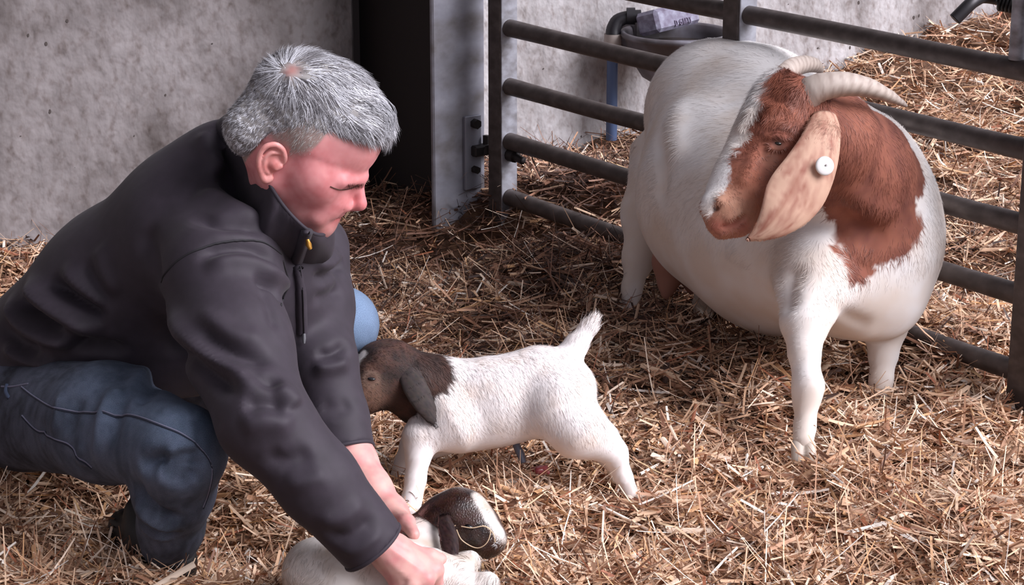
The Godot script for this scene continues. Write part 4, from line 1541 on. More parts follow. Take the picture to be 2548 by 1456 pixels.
	capf.bone(hd(0.068, 0.078, 0.026), hd(0.068, 0.078, -0.026), 0.036, 0.036, 0.03)
	capf.bone(hd(-0.075, -0.01, 0.03), hd(-0.075, -0.01, -0.03), 0.045, 0.045, 0.03)
	capf.build(0.004, 1)
	var cap_v := PackedVector3Array()
	var cap_n := PackedVector3Array()
	var cap_c := PackedColorArray()
	var remap := {}
	var cap_t := PackedInt32Array()
	for t in range(0, capf.tri.size(), 3):
		var ok := true
		for k in 3:
			if hair_depth(head_local(capf.v[capf.tri[t + k]])) < 0.002:
				ok = false
		if not ok:
			continue
		for k in 3:
			var i := capf.tri[t + k]
			if not remap.has(i):
				remap[i] = cap_v.size()
				var q := head_local(capf.v[i])
				# thins to the skin at the sides and the hairline
				var lift := 0.6 + fine.get_noise_3d(q.x * 25.0, q.y * 70.0, q.z * 70.0) * 1.2
				cap_v.append(capf.v[i] + capf.nrm[i] * 0.003 * lift - capf.nrm[i] * 0.004 * (1.0 - smoothstep(0.0, 0.03, hair_depth(q))))
				cap_n.append(capf.nrm[i])
				var w := clampf(0.5 + fine.get_noise_3d(q.x * 18.0, q.y * 60.0, q.z * 60.0) * 1.1, 0, 1)
				cap_c.append(lin(104, 99, 98).lerp(lin(172, 168, 166), w).lerp(lin(196, 124, 116), 0.7 * exp(-pow(q.distance_to(Vector3(-0.062, 0.112, 0.050)) / 0.011, 2.0))))
			cap_t.append(remap[i])
	commit("scalp_hair", cap_v, cap_n, cap_c, cap_t, hairs, hair)
	var hcol := PackedColorArray()
	for i in cap_v.size():
		hcol.append([lin(206, 206, 212), lin(172, 171, 176), lin(134, 131, 134), lin(228, 228, 234), lin(104, 100, 104)][rng.randi_range(0, 4)])
	var spot := hd(-0.062, 0.112, 0.050)
	var comb := func(q: Vector3, _n: Vector3) -> Vector3:
		var l := head_local(q)
		var swirl := noise.get_noise_3d(l.x * 18.0, l.y * 18.0, l.z * 18.0)
		var flow := (l - Vector3(-0.068, 0.108, 0.048)).normalized()
		return head_b * (flow + Vector3(0.2, 0, -0.35) * smoothstep(0.0, 0.08, l.x) + flow.cross(Vector3.UP) * (0.35 + swirl * 1.2))
	var look := func(q: Vector3) -> Array:
		var l := head_local(q)
		var top := smoothstep(0.045, 0.11, l.y)
		if q.distance_to(spot) < 0.0085:
			return [0.0, 0.0, 0.0]
		return [lerpf(0.007, 0.034, top), lerpf(0.0007, 0.0009, top), lerpf(0.25, 0.22, top)]
	fur("strands", cap_v, cap_n, hcol, cap_t, 22000, comb, look, hairs, hair, -0.32, 0.2)
	var clipped := func(q: Vector3) -> Array:
		var l := head_local(q)
		return [0.0, 0.0, 0.0] if l.y > 0.10 else [0.0075, 0.0007, 0.45]
	var down := func(q: Vector3, _n: Vector3) -> Vector3:
		var l := head_local(q)
		return head_b * Vector3(-0.15 + noise.get_noise_3d(l.x * 20.0, l.y * 20.0, l.z * 20.0), -1.0, 0.0)
	fur("clipped_hair", cap_v, cap_n, hcol, cap_t, 16000, down, clipped, hairs, hair, -0.1, 0.25)
	var skin_hair := PackedColorArray()
	for i in h.v.size():
		skin_hair.append([lin(186, 182, 178), lin(150, 144, 140), lin(120, 112, 108)][rng.randi_range(0, 2)])
	var side_look := func(q: Vector3) -> Array:
		var l := head_local(q)
		var dep := hair_depth(l)
		if dep < -0.004 or l.y > 0.085 or l.x < -0.06:
			return [0.0, 0.0, 0.0]
		if dep < 0.006 and rng.randf() > (dep + 0.004) * 80.0 + 0.1:
			return [0.0, 0.0, 0.0]
		return [lerpf(0.004, 0.010, clampf(dep / 0.04, 0.0, 1.0)), 0.0006, 0.35]
	fur("clipped_hair", h.v, h.nrm, skin_hair, h.tri, 9000, down, side_look, hairs, hair, -0.1, 0.2)
	# loose locks over the brow
	var lock := mat(Color(0.60, 0.60, 0.62), 0.45)
	for i in 26:
		var z := rng.randf_range(-0.03, 0.055)
		var s := hd(0.045 + rng.randf() * 0.03, 0.138 - rng.randf() * 0.01, z)
		var e := curve_points([[s, 0.0007], [hd(0.090 + rng.randf() * 0.02, 0.122 + rng.randf() * 0.008, z + rng.randf_range(-0.01, 0.012)), 0.0007], [hd(0.118 + rng.randf() * 0.012, 0.085 + rng.randf() * 0.02, z + rng.randf_range(-0.02, 0.02)), 0.0003]], 8)
		place("lock", tube_mesh(e[0], e[1], 4), lock, hair)
	var bbuf := PackedFloat32Array()
	for i in 120:
		for s in [1.0, -1.0]:
			var u := rng.randf()
			var o := h.hit(hd(0.16, lerpf(-0.002, -0.003, u) + rng.randf_range(-0.004, 0.004), lerpf(0.010, 0.050, u) * s), -(head_b.x))
			if o == Vector3.INF:
				continue
			var y := (head_b * Vector3(0.35, -0.35, 0.9 * s)).normalized()
			var x := y.cross(head_b.x).normalized()
			var g := rng.randf_range(0.6, 1.2)
			var c := lin(104, 84, 74)
			push(bbuf, x * 0.0007, y * 0.008, x.cross(y) * 0.008, o, Color(c.r * g, c.g * g, c.b * g))
	scatter("eyebrow", ribbon_mesh(2, 0.2, 0.2), bbuf, hairs, hair)

# ---------------------------------------------------------------- the doe
func coat_of(f: Field, chains: Array, white: Callable, dark: Callable, ragged := 0.012) -> PackedColorArray:
	var out := PackedColorArray()
	for p in f.v:
		var e := inside(p, chains) + fine.get_noise_3d(p.x * 28.0, p.y * 28.0, p.z * 28.0) * ragged
		var w: Color = white.call(p)
		var d: Color = dark.call(p)
		out.append(w.lerp(d, smoothstep(-0.004, 0.004, e)))
	return out

func build_doe() -> void:
	var doe := thing("goat", "big white goat with chestnut head and neck, long drooping ears and curved horns", "goat", ground(1990, 1110))
	var back := -doe.position
	var side := (at(2200, 600, 4.75) - at(2050, 640, 4.15)).normalized()
	var b := Field.new()
	# trunk: rump, barrel, chest
	b.chain([[at(1810, 315, 4.90), 0.180], [at(1850, 480, 4.74), 0.222], [at(1960, 550, 4.60), 0.235]], 0.06)
	b.chain([[at(1960, 550, 4.60), 0.225], [at(2095, 590, 4.42), 0.195]], 0.06)
	b.bone(at(1770, 250, 4.94), at(1900, 265, 4.78), 0.125, 0.115, 0.08)
	b.bone(at(1900, 265, 4.78), at(2120, 430, 4.42), 0.115, 0.135, 0.06)
	b.ball(at(2145, 590, 4.42), Vector3(0.148, 0.200, 0.155), Basis.IDENTITY, 0.06)
	b.bone(at(2090, 700, 4.33), at(2200, 750, 4.38), 0.085, 0.07, 0.05)
	# neck, bent round to the left
	b.chain([[at(2150, 520, 4.38), 0.125], [at(2120, 420, 4.26), 0.11], [at(2060, 340, 4.14), 0.085], [at(2005, 300, 4.07), 0.07]], 0.04)
	# brisket fold
	b.bone(at(2150, 810, 4.34), at(2205, 800, 4.36), 0.022, 0.02, 0.03)
	# near fore leg
	b.chain([[at(2040, 680, 4.28), 0.095], [at(2003, 800, 4.18), 0.046], [at(2002, 880, 4.145), 0.0285], [at(2010, 960, 4.13), 0.0265], [at(2006, 1000, 4.125), 0.022], [at(2003, 1060, 4.12), 0.0185], [at(1999, 1095, 4.11), 0.0215]], 0.02)
	b.ball(at(2012, 962, 4.118), Vector3(0.027, 0.036, 0.026), Basis.IDENTITY, 0.015)
	# far fore leg
	b.chain([[at(2190, 700, 4.48), 0.085], [at(2205, 810, 4.46), 0.042], [at(2198, 880, 4.45), 0.028], [at(2192, 950, 4.44), 0.022], [at(2190, 1000, 4.44), 0.02]], 0.02)
	# near hind leg
	b.chain([[at(1680, 430, 5.02), 0.12], [at(1620, 530, 5.02), 0.066], [at(1590, 640, 4.99), 0.034], [at(1572, 720, 4.97), 0.0195], [at(1564, 800, 4.94), 0.0175]], 0.03)
	# far hind leg
	b.chain([[at(1790, 520, 4.98), 0.10], [at(1762, 630, 5.02), 0.042], [at(1752, 690, 5.04), 0.024], [at(1746, 750, 5.05), 0.019]], 0.02)
	b.build(0.0085, 2)
	# flank hollow, shoulder line and skin folds
	for f in [[[[1640, 330], [1650, 430], [1640, 520]], 0.022, -0.010], [[[1690, 240], [1680, 330], [1690, 420]], 0.03, 0.008], [[[1990, 650], [1960, 730], [1965, 790]], 0.022, -0.012], [[[2060, 740], [2110, 790], [2170, 815]], 0.018, -0.007],
		[[[2060, 560], [2120, 640], [2180, 690]], 0.018, -0.008], [[[2080, 500], [2150, 570], [2220, 590]], 0.02, -0.010], [[[2090, 460], [2170, 520], [2250, 530]], 0.022, 0.008], [[[1800, 600], [1900, 690], [1960, 740]], 0.03, 0.006]]:
		var q := surf_path(b, f[0], 3)
		if q.size() > 1:
			b.fold(q, f[1], f[2])
	b.normals()
	# head
	var h := Field.new()
	var zx := Vector3(0, 0, 1)
	h.bone(at(1965, 285, 4.05), at(1940, 330, 4.02), 0.070, 0.067, 0.02, zx, 0.9)
	h.chain([[at(1935, 325, 4.02), 0.066], [at(1862, 450, 3.99), 0.054], [at(1812, 525, 3.97), 0.040]], 0.02, zx, 0.85)
	h.bone(at(1905, 240, 4.03), at(1790, 480, 3.985), 0.026, 0.024, 0.03)                 # forehead to nose
	h.chain([[at(1960, 400, 4.01), 0.052], [at(1900, 490, 3.985), 0.040], [at(1838, 560, 3.97), 0.022]], 0.02, zx, 0.8)   # jaw
	h.bone(at(1775, 515, 3.965), at(1790, 555, 3.965), 0.025, 0.024, 0.015)
	h.bone(at(1800, 572, 3.963), at(1845, 560, 3.96), 0.016, 0.015, 0.012)
	h.ball(at(1945, 335, 3.968), Vector3(0.030, 0.022, 0.016), Basis(Vector3.BACK, 0.5), 0.02)   # brow
	h.ball(at(1936, 356, 3.962), Vector3(0.017, 0.011, 0.012), Basis(Vector3.BACK, -0.2), 0.004)  # eye
	h.bone(at(1915, 366, 3.955), at(1960, 362, 3.962), 0.006, 0.006, 0.006)
	h.bone(at(1800, 500, 3.95), at(1812, 528, 3.948), 0.016, 0.013, 0.012)
	h.carve(at(1770, 525, 3.925), at(1788, 514, 3.945), 0.0045, 0.005, 0.004)
	h.carve(at(1796, 560, 3.925), at(1852, 538, 3.93), 0.0035, 0.003, 0.005)
	h.bone(at(1995, 300, 4.08), at(2050, 350, 4.15), 0.075, 0.085, 0.03)
	h.bone(at(1940, 215, 4.02), at(1980, 235, 4.0), 0.034, 0.034, 0.02)
	h.build(0.0036, 1)
	for f in [[[[1786, 570], [1815, 560], [1842, 546], [1864, 530]], 0.005, -0.007], [[[1800, 548], [1830, 538], [1850, 522]], 0.006, 0.003], [[[1790, 580], [1820, 577], [1848, 562]], 0.007, 0.003], [[[1766, 532], [1776, 524], [1788, 512]], 0.0035, -0.006],
		[[[1778, 500], [1792, 498], [1802, 512]], 0.006, 0.004], [[[1918, 378], [1896, 420], [1884, 480]], 0.012, -0.006], [[[1888, 372], [1862, 420], [1838, 470]], 0.012, 0.005], [[[1900, 350], [1930, 338], [1966, 350]], 0.006, 0.005],
		[[[1905, 362], [1935, 372], [1965, 364]], 0.005, 0.004], [[[1900, 330], [1935, 320], [1975, 335]], 0.006, -0.004], [[[1890, 300], [1925, 270], [1960, 268]], 0.010, 0.005], [[[1830, 335], [1858, 300], [1880, 262]], 0.008, 0.006], [[[1840, 580], [1880, 540], [1900, 500]], 0.010, -0.004]]:
		var q := surf_path(h, f[0], 3)
		if q.size() > 1:
			h.fold(q, f[1], f[2])
	h.normals()
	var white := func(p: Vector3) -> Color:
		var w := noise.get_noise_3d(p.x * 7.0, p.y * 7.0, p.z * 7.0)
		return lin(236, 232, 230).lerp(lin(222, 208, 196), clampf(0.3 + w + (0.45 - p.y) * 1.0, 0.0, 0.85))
	var brown := func(p: Vector3) -> Color:
		var w := noise.get_noise_3d(p.x * 12.0, p.y * 12.0, p.z * 12.0) + 0.4 * fine.get_noise_3d(p.x * 40.0, p.y * 40.0, p.z * 40.0)
		return lin(148, 90, 71).lerp(lin(110, 62, 50), clampf(0.45 + w, 0.0, 1.0))
	var patch := [
		[[at(2010, 300, 4.04), 0.10], [at(2090, 330, 4.08), 0.10], [at(2150, 420, 4.12), 0.095], [at(2190, 530, 4.16), 0.085]],
		[[at(2120, 480, 4.13), 0.075], [at(2152, 600, 4.19), 0.060], [at(2158, 668, 4.20), 0.042]],
		[[surf(b, 2235, 400), 0.035], [surf(b, 2252, 460), 0.042], [surf(b, 2256, 520), 0.040], [surf(b, 2235, 570), 0.035]], [[surf(b, 2190, 420), 0.05], [surf(b, 2200, 520), 0.05]], [[at(2150, 300, 4.2), 0.075], [at(2212, 430, 4.26), 0.08]], [[at(2190, 550, 4.22), 0.095], [at(2165, 640, 4.17), 0.05]],
	]
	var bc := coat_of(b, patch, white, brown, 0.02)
	var blaze := [[[at(1900, 195, 4.05), 0.048], [at(1868, 235, 4.0), 0.034], [at(1830, 300, 3.985), 0.030], [at(1795, 400, 3.975), 0.028], [at(1765, 480, 3.955), 0.027], [at(1762, 505, 3.95), 0.018]], [[at(1960, 180, 4.1), 0.04], [at(1935, 205, 4.06), 0.04]]]
	var face_dark := func(p: Vector3) -> Color:
		var w := noise.get_noise_3d(p.x * 14.0, p.y * 14.0, p.z * 14.0) + 0.5 * fine.get_noise_3d(p.x * 50.0, p.y * 50.0, p.z * 50.0)
		var c := lin(154, 92, 71).lerp(lin(118, 66, 52), clampf(0.4 + w, 0.0, 1.0))
		var muzzle := at(1810, 530, 3.95)
		c = c.lerp(lin(196, 150, 124), exp(-pow(p.distance_to(muzzle) / 0.055, 2.0)) * clampf(0.7 + w * 0.5, 0, 1))
		c = c.lerp(lin(176, 100, 86), exp(-pow(seg_dist(p, at(1780, 560, 3.94), at(1850, 560, 3.95)) / 0.014, 2.0)) * 0.7)
		c = c.lerp(lin(70, 44, 38), exp(-pow(p.distance_to(at(1936, 357, 3.95)) / 0.010, 2.0)) * 0.8)
		c = c.lerp(lin(92, 72, 62), exp(-pow(p.distance_to(at(1920, 395, 3.95)) / 0.022, 2.0)) * 0.5)
		return c
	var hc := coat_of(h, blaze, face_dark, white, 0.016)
	var hide := painted(0.85)
	var skin := body("coat", b, bc, hide, doe)
	skin.position = back
	skin.name = "trunk"
	var hd_ := body("head", h, hc, hide, doe)
	hd_.position = back
	# hair
	var hairs := painted(0.6)
	var b_axis := (at(2095, 590, 4.42) - at(1810, 315, 5.0)).normalized()
	var comb := func(p: Vector3, _n: Vector3) -> Vector3:
		var w := noise.get_noise_3d(p.x * 6.0, p.y * 6.0, p.z * 6.0)
		return -b_axis * 0.7 + Vector3(w * 0.8, -0.9, w * 0.6)
	var look := func(p: Vector3) -> Array:
		var leg := smoothstep(0.18, 0.32, p.y)
		return [lerpf(0.006, 0.021, leg), 0.0008, lerpf(0.08, 0.14, leg)]
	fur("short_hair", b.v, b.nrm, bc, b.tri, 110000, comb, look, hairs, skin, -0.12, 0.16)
	var f_axis := (at(1800, 530, 3.97) - at(1950, 290, 4.03)).normalized()
	var comb2 := func(p: Vector3, _n: Vector3) -> Vector3:
		var w := noise.get_noise_3d(p.x * 20.0, p.y * 20.0, p.z * 20.0)
		return -f_axis * (-0.6 if p.y > 0.62 else 0.2) + Vector3(w * 1.4, -0.5, w)
	var poll := at(1935, 240, 4.0)
	var eye_at := at(1936, 357, 3.95)
	var look2 := func(p: Vector3) -> Array:
		if p.distance_to(eye_at) < 0.011:
			return [0.0, 0.0, 0.0]
		var t := exp(-pow(p.distance_to(poll) / 0.07, 2.0)) + 0.8 * exp(-pow(seg_dist(p, at(1880, 250, 3.96), at(1830, 360, 3.95)) / 0.02, 2.0))
		return [0.0085 + 0.015 * t, 0.0008, 0.20 + 0.25 * t]
	fur("short_hair", h.v, h.nrm, hc, h.tri, 42000, comb2, look2, hairs, hd_, -0.06, 0.16)
	# eye
	var ef := Field.new()
	ef.ball(at(1936, 357, 3.9535), Vector3(0.0085, 0.0042, 0.006), Basis(Vector3.BACK, -0.2), 0.002)
	ef.build(0.0016, 1)
	var eye_m := mat(Color(0.12, 0.10, 0.08), 0.12)
	var eo := body("eye", ef, PackedColorArray(), eye_m, doe)
	eo.position = back
	# horns, ringed
	var horn := painted(0.6)
	for s in [
		[[at(1985, 252, 4.0), 0.031], [at(2030, 222, 3.985), 0.0285], [at(2090, 210, 3.99), 0.0245], [at(2150, 216, 4.02), 0.0195], [at(2205, 236, 4.07), 0.013], [at(2240, 254, 4.11), 0.007], [at(2256, 264, 4.13), 0.003]],
		[[at(1938, 205, 4.07), 0.026], [at(1962, 176, 4.10), 0.0225], [at(1995, 162, 4.15), 0.0185], [at(2025, 162, 4.20), 0.0145], [at(2040, 172, 4.25), 0.010], [at(2042, 186, 4.28), 0.004]],
	]:
		var e := curve_points(s, 90)
		for i in e[1].size():
			e[1][i] *= 1.0 + 0.022 * sin(i * 1.15) * (1.0 - i / 95.0) + 0.02 * fine.get_noise_1d(i * 3.0)
		var mesh := tube_mesh(e[0], e[1], 20, 0.72, Vector3(0.1, 1, 0.2))
		var arr := mesh.surface_get_arrays(0)
		var hcol := PackedColorArray()
		for i in arr[Mesh.ARRAY_VERTEX].size():
			var k := int(i / 20.0)
			var w := fine.get_noise_2d(k * 2.0, (i % 20) * 1.5)
			var c := lin(190, 176, 166).lerp(lin(158, 142, 132), clampf(0.4 + 0.35 * sin(k * 1.15) + w * 0.8, 0, 1))
			hcol.append(c.lerp(lin(110, 98, 92), smoothstep(60.0, 90.0, k) * 0.5))
		arr[Mesh.ARRAY_COLOR] = hcol
		var am := ArrayMesh.new()
		am.add_surface_from_arrays(Mesh.PRIMITIVE_TRIANGLES, arr)
		var ho := place("horn", am, horn, doe)
		ho.position = back
	# ears: the near one hangs in front of the jaw with its tag, the far one is behind the head
	var ear_m := painted(0.75)
	ear_m.backlight_enabled = true
	ear_m.backlight = Color(0.12, 0.07, 0.05)
	var rows := []
	var mid := [[2052, 280, 3.99, 34], [2052, 308, 3.955, 46], [2042, 350, 3.93, 60], [2026, 395, 3.915, 73], [2006, 440, 3.905, 82], [1984, 485, 3.90, 82], [1958, 525, 3.895, 68], [1925, 560, 3.895, 46], [1892, 582, 3.90, 24], [1868, 591, 3.905, 8], [1862, 592, 3.905, 3]]
	for i in mid.size():
		var m: Array = mid[i]
		var t := clampf(i / 10.0, 0.0, 1.0)
		var sx := lerpf(0.95, 0.75, t)
		var ang := lerpf(0.05, 0.95, smoothstep(0.2, 1.0, t))
		rows.append([at(m[0], m[1], m[2]), m[3] * 3.92 / FOCAL, Vector3(cos(ang), 0, 0) - axis_u * (sin(ang)) + axis_f * (0.30 * sx)])
	var ear_col := func(t: float, u: float, top: bool) -> Color:
		var w := noise.get_noise_2d(t * 5.0, u * 1.6) + 0.6 * fine.get_noise_2d(t * 14.0, u * 5.0)
		var c := lin(198, 160, 138).lerp(lin(152, 98, 82), clampf(0.30 + w * 1.0, 0, 1))
		c = c.lerp(lin(148, 88, 68), exp(-pow((u + 0.25) / 0.10, 2.0)) * smoothstep(0.3, 0.6, t) * smoothstep(0.95, 0.8, t) * 0.55)
		c = c.lerp(lin(120, 78, 62), smoothstep(0.93, 1.0, t) * 0.6)
		return c if top else c.lerp(lin(150, 90, 70), 0.6)
	var fine_rows := []
	for i in 41:
		var u := i / 40.0 * (rows.size() - 1)
		var k := mini(int(u), rows.size() - 2)
		var f := u - k
		var p0: Vector3 = rows[maxi(k - 1, 0)][0]
		var p3: Vector3 = rows[mini(k + 2, rows.size() - 1)][0]
		fine_rows.append([rows[k][0].cubic_interpolate(rows[k + 1][0], p0, p3, f), maxf(0.001, cubic_interpolate(rows[k][1], rows[k + 1][1], rows[maxi(k - 1, 0)][1], rows[mini(k + 2, rows.size() - 1)][1], f)), rows[k][2].lerp(rows[k + 1][2], f)])
	var ear := sheet("ear", fine_rows, 0.0035, 0.22, -axis_f, ear_col, ear_m, doe, 20)
	ear.position = back
	var ea := ear.mesh.surface_get_arrays(0)
	var ev: PackedVector3Array = ea[Mesh.ARRAY_VERTEX]
	var ear_dir := (at(1880, 588, 3.9) - at(2030, 330, 3.93)).normalized()
	var ear_comb := func(p: Vector3, _n: Vector3) -> Vector3: return ear_dir + Vector3(1, 0.4, 0) * noise.get_noise_3d(p.x * 30.0, p.y * 30.0, p.z * 30.0)
	var ear_look := func(p: Vector3) -> Array: return [lerpf(0.006, 0.016, smoothstep(0.10, 0.0, p.distance_to(at(2050, 290, 3.95)))), 0.0007, 0.10]
	fur("short_hair", ev, ea[Mesh.ARRAY_NORMAL], ea[Mesh.ARRAY_COLOR], ea[Mesh.ARRAY_INDEX], 16000, ear_comb, ear_look, hairs, ear, -0.1, 0.2)
	var far_rows := []
	for i in 12:
		var t := i / 11.0
		far_rows.append([at(lerpf(1905, 1880, t), lerpf(270, 560, t), lerpf(4.10, 4.24, sin(t * 1.5))), 0.045 * sin(PI * clampf(t * 0.85 + 0.12, 0, 1)) + 0.003, Vector3(0.4, 0.1, -1)])
	var ear2 := sheet("ear", far_rows, 0.0035, 0.2, Vector3(-1, 0, 0), ear_col, ear_m, doe, 12)
	ear2.position = back
	# the round white ear tag with its pin
	var tg := at(2052, 413, 3.901)
	var face := (axis_f * -1.0 + Vector3(0.18, 0.0, 0)).normalized()
	var tb := Basis(Quaternion(Vector3.UP, face))
	var disc := place("ear_tag", lathe([[0.0, 0.0015], [0.0012, 0.0015], [0.0014, 0.003], [0.004, 0.0036], [0.0135, 0.003], [0.0165, 0.002], [0.0175, 0.0], [0.0165, -0.002], [0.0, -0.002]], 40), mat(Color(0.90, 0.89, 0.88), 0.5), ear)
	disc.basis = tb
	disc.position = tg
	var pin := place("tag_pin", lathe([[0.0, 0.0045], [0.0011, 0.0044], [0.0012, 0.0]], 12), mat(Color(0.25, 0.22, 0.2), 0.5), ear)
	pin.basis = tb
	pin.position = tg - face * 0.002
	var ud := Field.new()
	ud.chain([[at(1700, 585, 4.84), 0.060], [at(1672, 655, 4.85), 0.042], [at(1662, 705, 4.845), 0.020], [at(1658, 735, 4.84), 0.011]], 0.02)
	ud.chain([[at(1740, 610, 4.86), 0.05], [at(1722, 690, 4.87), 0.022], [at(1720, 722, 4.87), 0.011]], 0.02)
	ud.build(0.006, 2)
	var uo := body("udder", ud, PackedColorArray(), mat(Color(0.62, 0.44, 0.38), 0.7), doe)
	uo.position = back
	# cloven hooves
	var hoof := mat(Color(0.78, 0.73, 0.68), 0.6)
	for s in [[at(1999, 1108, 4.105), Vector3(-0.05, 0, 1)], [at(2190, 1012, 4.44), Vector3(0.1, 0, 1)], [at(1563, 806, 4.93), Vector3(0.2, 0, 1)], [at(1746, 752, 5.05), Vector3(0.2, 0, 1)]]:
		var hf := Field.new()
		var f: Vector3 = s[1].normalized()
		var r := f.cross(Vector3.UP)
		for k in [-1.0, 1.0]:
			hf.bone(s[0] + r * 0.011 * k, s[0] + r * 0.013 * k + f * 0.022 - Vector3(0, 0.022, 0), 0.013, 0.011, 0.004)
		hf.build(0.004, 1)
		var ho := body("hoof", hf, PackedColorArray(), hoof, doe)
		ho.position = back

# ---------------------------------------------------------------- the kids
func build_standing_kid() -> void:
	var kid := thing("goat_kid", "standing white goat kid with dark brown head and raised tail", "goat kid", ground(1300, 1270))
	var back := -kid.position
	var f := Field.new()
	f.chain([[at(1115, 1010, 3.93), 0.074], [at(1240, 1000, 3.93), 0.066], [at(1375, 982, 3.94), 0.071]], 0.04)
	f.chain([[at(1130, 972, 3.93), 0.046], [at(1230, 985, 3.93), 0.050], [at(1340, 948, 3.94), 0.050], [at(1405, 965, 3.95), 0.046]], 0.04)
	f.bone(at(1150, 1062, 3.92), at(1330, 1008, 3.93), 0.042, 0.040, 0.04)
	f.chain([[at(1115, 995, 3.93), 0.062], [at(1060, 968, 3.92), 0.055], [at(1010, 940, 3.90), 0.050]], 0.03)
	# near fore leg, stepping forward
	f.chain([[at(1110, 1050, 3.885), 0.058], [at(1048, 1088, 3.87), 0.030], [at(1040, 1140, 3.862), 0.0185], [at(1034, 1195, 3.858), 0.0155], [at(1024, 1245, 3.852), 0.0150], [at(1014, 1275, 3.848), 0.019]], 0.02)
	# far fore leg
	f.chain([[at(1100, 1070, 3.975), 0.05], [at(1040, 1110, 3.985), 0.03], [at(1012, 1160, 3.99), 0.020], [at(996, 1200, 3.995), 0.017], [at(988, 1228, 3.995), 0.02]], 0.02)
	# near hind leg, stretched back
	f.chain([[at(1390, 1010, 3.90), 0.068], [at(1440, 1070, 3.885), 0.050], [at(1495, 1098, 3.89), 0.031], [at(1530, 1128, 3.905), 0.0205], [at(1550, 1185, 3.915), 0.0135], [at(1568, 1224, 3.925), 0.0150]], 0.02)
	# far hind leg
	f.chain([[at(1390, 1020, 3.98), 0.060], [at(1430, 1070, 4.0), 0.042], [at(1490, 1100, 4.01), 0.026], [at(1512, 1130, 4.015), 0.018], [at(1530, 1165, 4.02), 0.015]], 0.02)
	# tail
	f.chain([[at(1400, 905, 3.95), 0.026], [at(1432, 862, 3.955), 0.020], [at(1458, 825, 3.96), 0.014], [at(1472, 806, 3.96), 0.008]], 0.015)
	f.build(0.0055, 1)
	var h := Field.new()
	h.bone(at(970, 912, 3.90), at(955, 918, 3.89), 0.047, 0.046, 0.01)
	h.chain([[at(945, 920, 3.89), 0.047], [at(912, 962, 3.868), 0.036], [at(892, 990, 3.855), 0.028]], 0.02)
	h.bone(at(985, 965, 3.89), at(920, 992, 3.865), 0.034, 0.024, 0.02)
	h.bone(at(890, 985, 3.85), at(882, 992, 3.845), 0.024, 0.019, 0.01)
	h.chain([[at(985, 930, 3.90), 0.046], [at(1030, 960, 3.91), 0.052], [at(1050, 1010, 3.905), 0.040]], 0.03)
	h.bone(at(940, 893, 3.852), at(910, 915, 3.85), 0.012, 0.010, 0.015)
	h.ball(at(924, 944, 3.848), Vector3(0.014, 0.008, 0.010), Basis(Vector3.BACK, 0.1), 0.005)
	h.carve(at(876, 984, 3.828), at(880, 990, 3.84), 0.003, 0.003, 0.002)
	h.carve(at(880, 1004, 3.83), at(915, 1000, 3.835), 0.002, 0.002, 0.002)
	h.build(0.004, 1)
	var white := func(p: Vector3) -> Color:
		var w := noise.get_noise_3d(p.x * 16.0, p.y * 16.0, p.z * 16.0)
		return lin(242, 236, 234).lerp(lin(226, 206, 190), clampf(0.05 + w * 0.8, 0.0, 0.6))
	var dark := func(p: Vector3) -> Color:
		var w := noise.get_noise_3d(p.x * 22.0, p.y * 22.0, p.z * 22.0) + 0.5 * fine.get_noise_3d(p.x * 60.0, p.y * 60.0, p.z * 60.0)
		return lin(76, 49, 40).lerp(lin(38, 26, 24), clampf(0.5 + w, 0.0, 1.0))
	var neck := [[[at(1000, 950, 3.90), 0.085], [at(1062, 965, 3.905), 0.064]], [[at(1078, 935, 3.90), 0.040], [at(1082, 985, 3.885), 0.040], [at(1070, 1030, 3.88), 0.030]]]
	var eye_spot := surf(h, 924, 943)
	var surf_low := surf(h, 930, 985)
	var dark_face := func(p: Vector3) -> Color:
		var c: Color = dark.call(p)
		var e := p.distance_to(eye_spot)
		c = c.lerp(lin(112, 90, 78), exp(-pow((e - 0.013) / 0.004, 2.0)) * 0.7)
		return c.lerp(lin(112, 80, 62), exp(-pow(p.distance_to(surf_low) / 0.03, 2.0)) * 0.6)
	var fc := coat_of(f, neck, white, dark, 0.010)
	var blaze := [[[at(893, 884, 3.86), 0.011], [at(880, 905, 3.852), 0.012], [at(872, 935, 3.845), 0.010], [at(868, 960, 3.84), 0.009]]]
	var hc := coat_of(h, blaze, dark_face, white, 0.008)
	var hide := painted(0.85)
	var trunk := body("trunk", f, fc, hide, kid)
	trunk.position = back
	var hd_ := body("head", h, hc, hide, kid)
	hd_.position = back
	var hairs := painted(0.6)
	var tail_top := at(1474, 804, 3.96)
	var tail_low := at(1425, 872, 3.955)
	var comb := func(p: Vector3, _n: Vector3) -> Vector3:
		if seg_dist(p, tail_top, tail_low) < 0.03:
			return tail_top - tail_low
		var w := noise.get_noise_3d(p.x * 14.0, p.y * 14.0, p.z * 14.0)
		return Vector3(0.55 + w * 0.8, -0.9, 0.2 + w)
	var look := func(p: Vector3) -> Array:
		if p.distance_to(tail_top) < 0.03:
			return [0.026, 0.0009, 0.35]
		var leg := smoothstep(0.08, 0.16, p.y)
		return [lerpf(0.007, 0.016, leg), 0.0007, lerpf(0.12, 0.28, leg)]
	fur("short_hair", f.v, f.nrm, fc, f.tri, 60000, comb, look, hairs, trunk, -0.25, 0.08)
	var comb2 := func(p: Vector3, _n: Vector3) -> Vector3:
		var w := noise.get_noise_3d(p.x * 30.0, p.y * 30.0, p.z * 30.0)
		return Vector3(0.9 + w, -0.5, w)
	var eye_at := eye_spot
	var look2 := func(p: Vector3) -> Array:
		return [0.0, 0.0, 0.0] if p.distance_to(eye_at) < 0.008 else [0.008, 0.0008, 0.25]
	fur("short_hair", h.v, h.nrm, hc, h.tri, 14000, comb2, look2, hairs, hd_, -0.08, 0.28)
	var ef := Field.new()
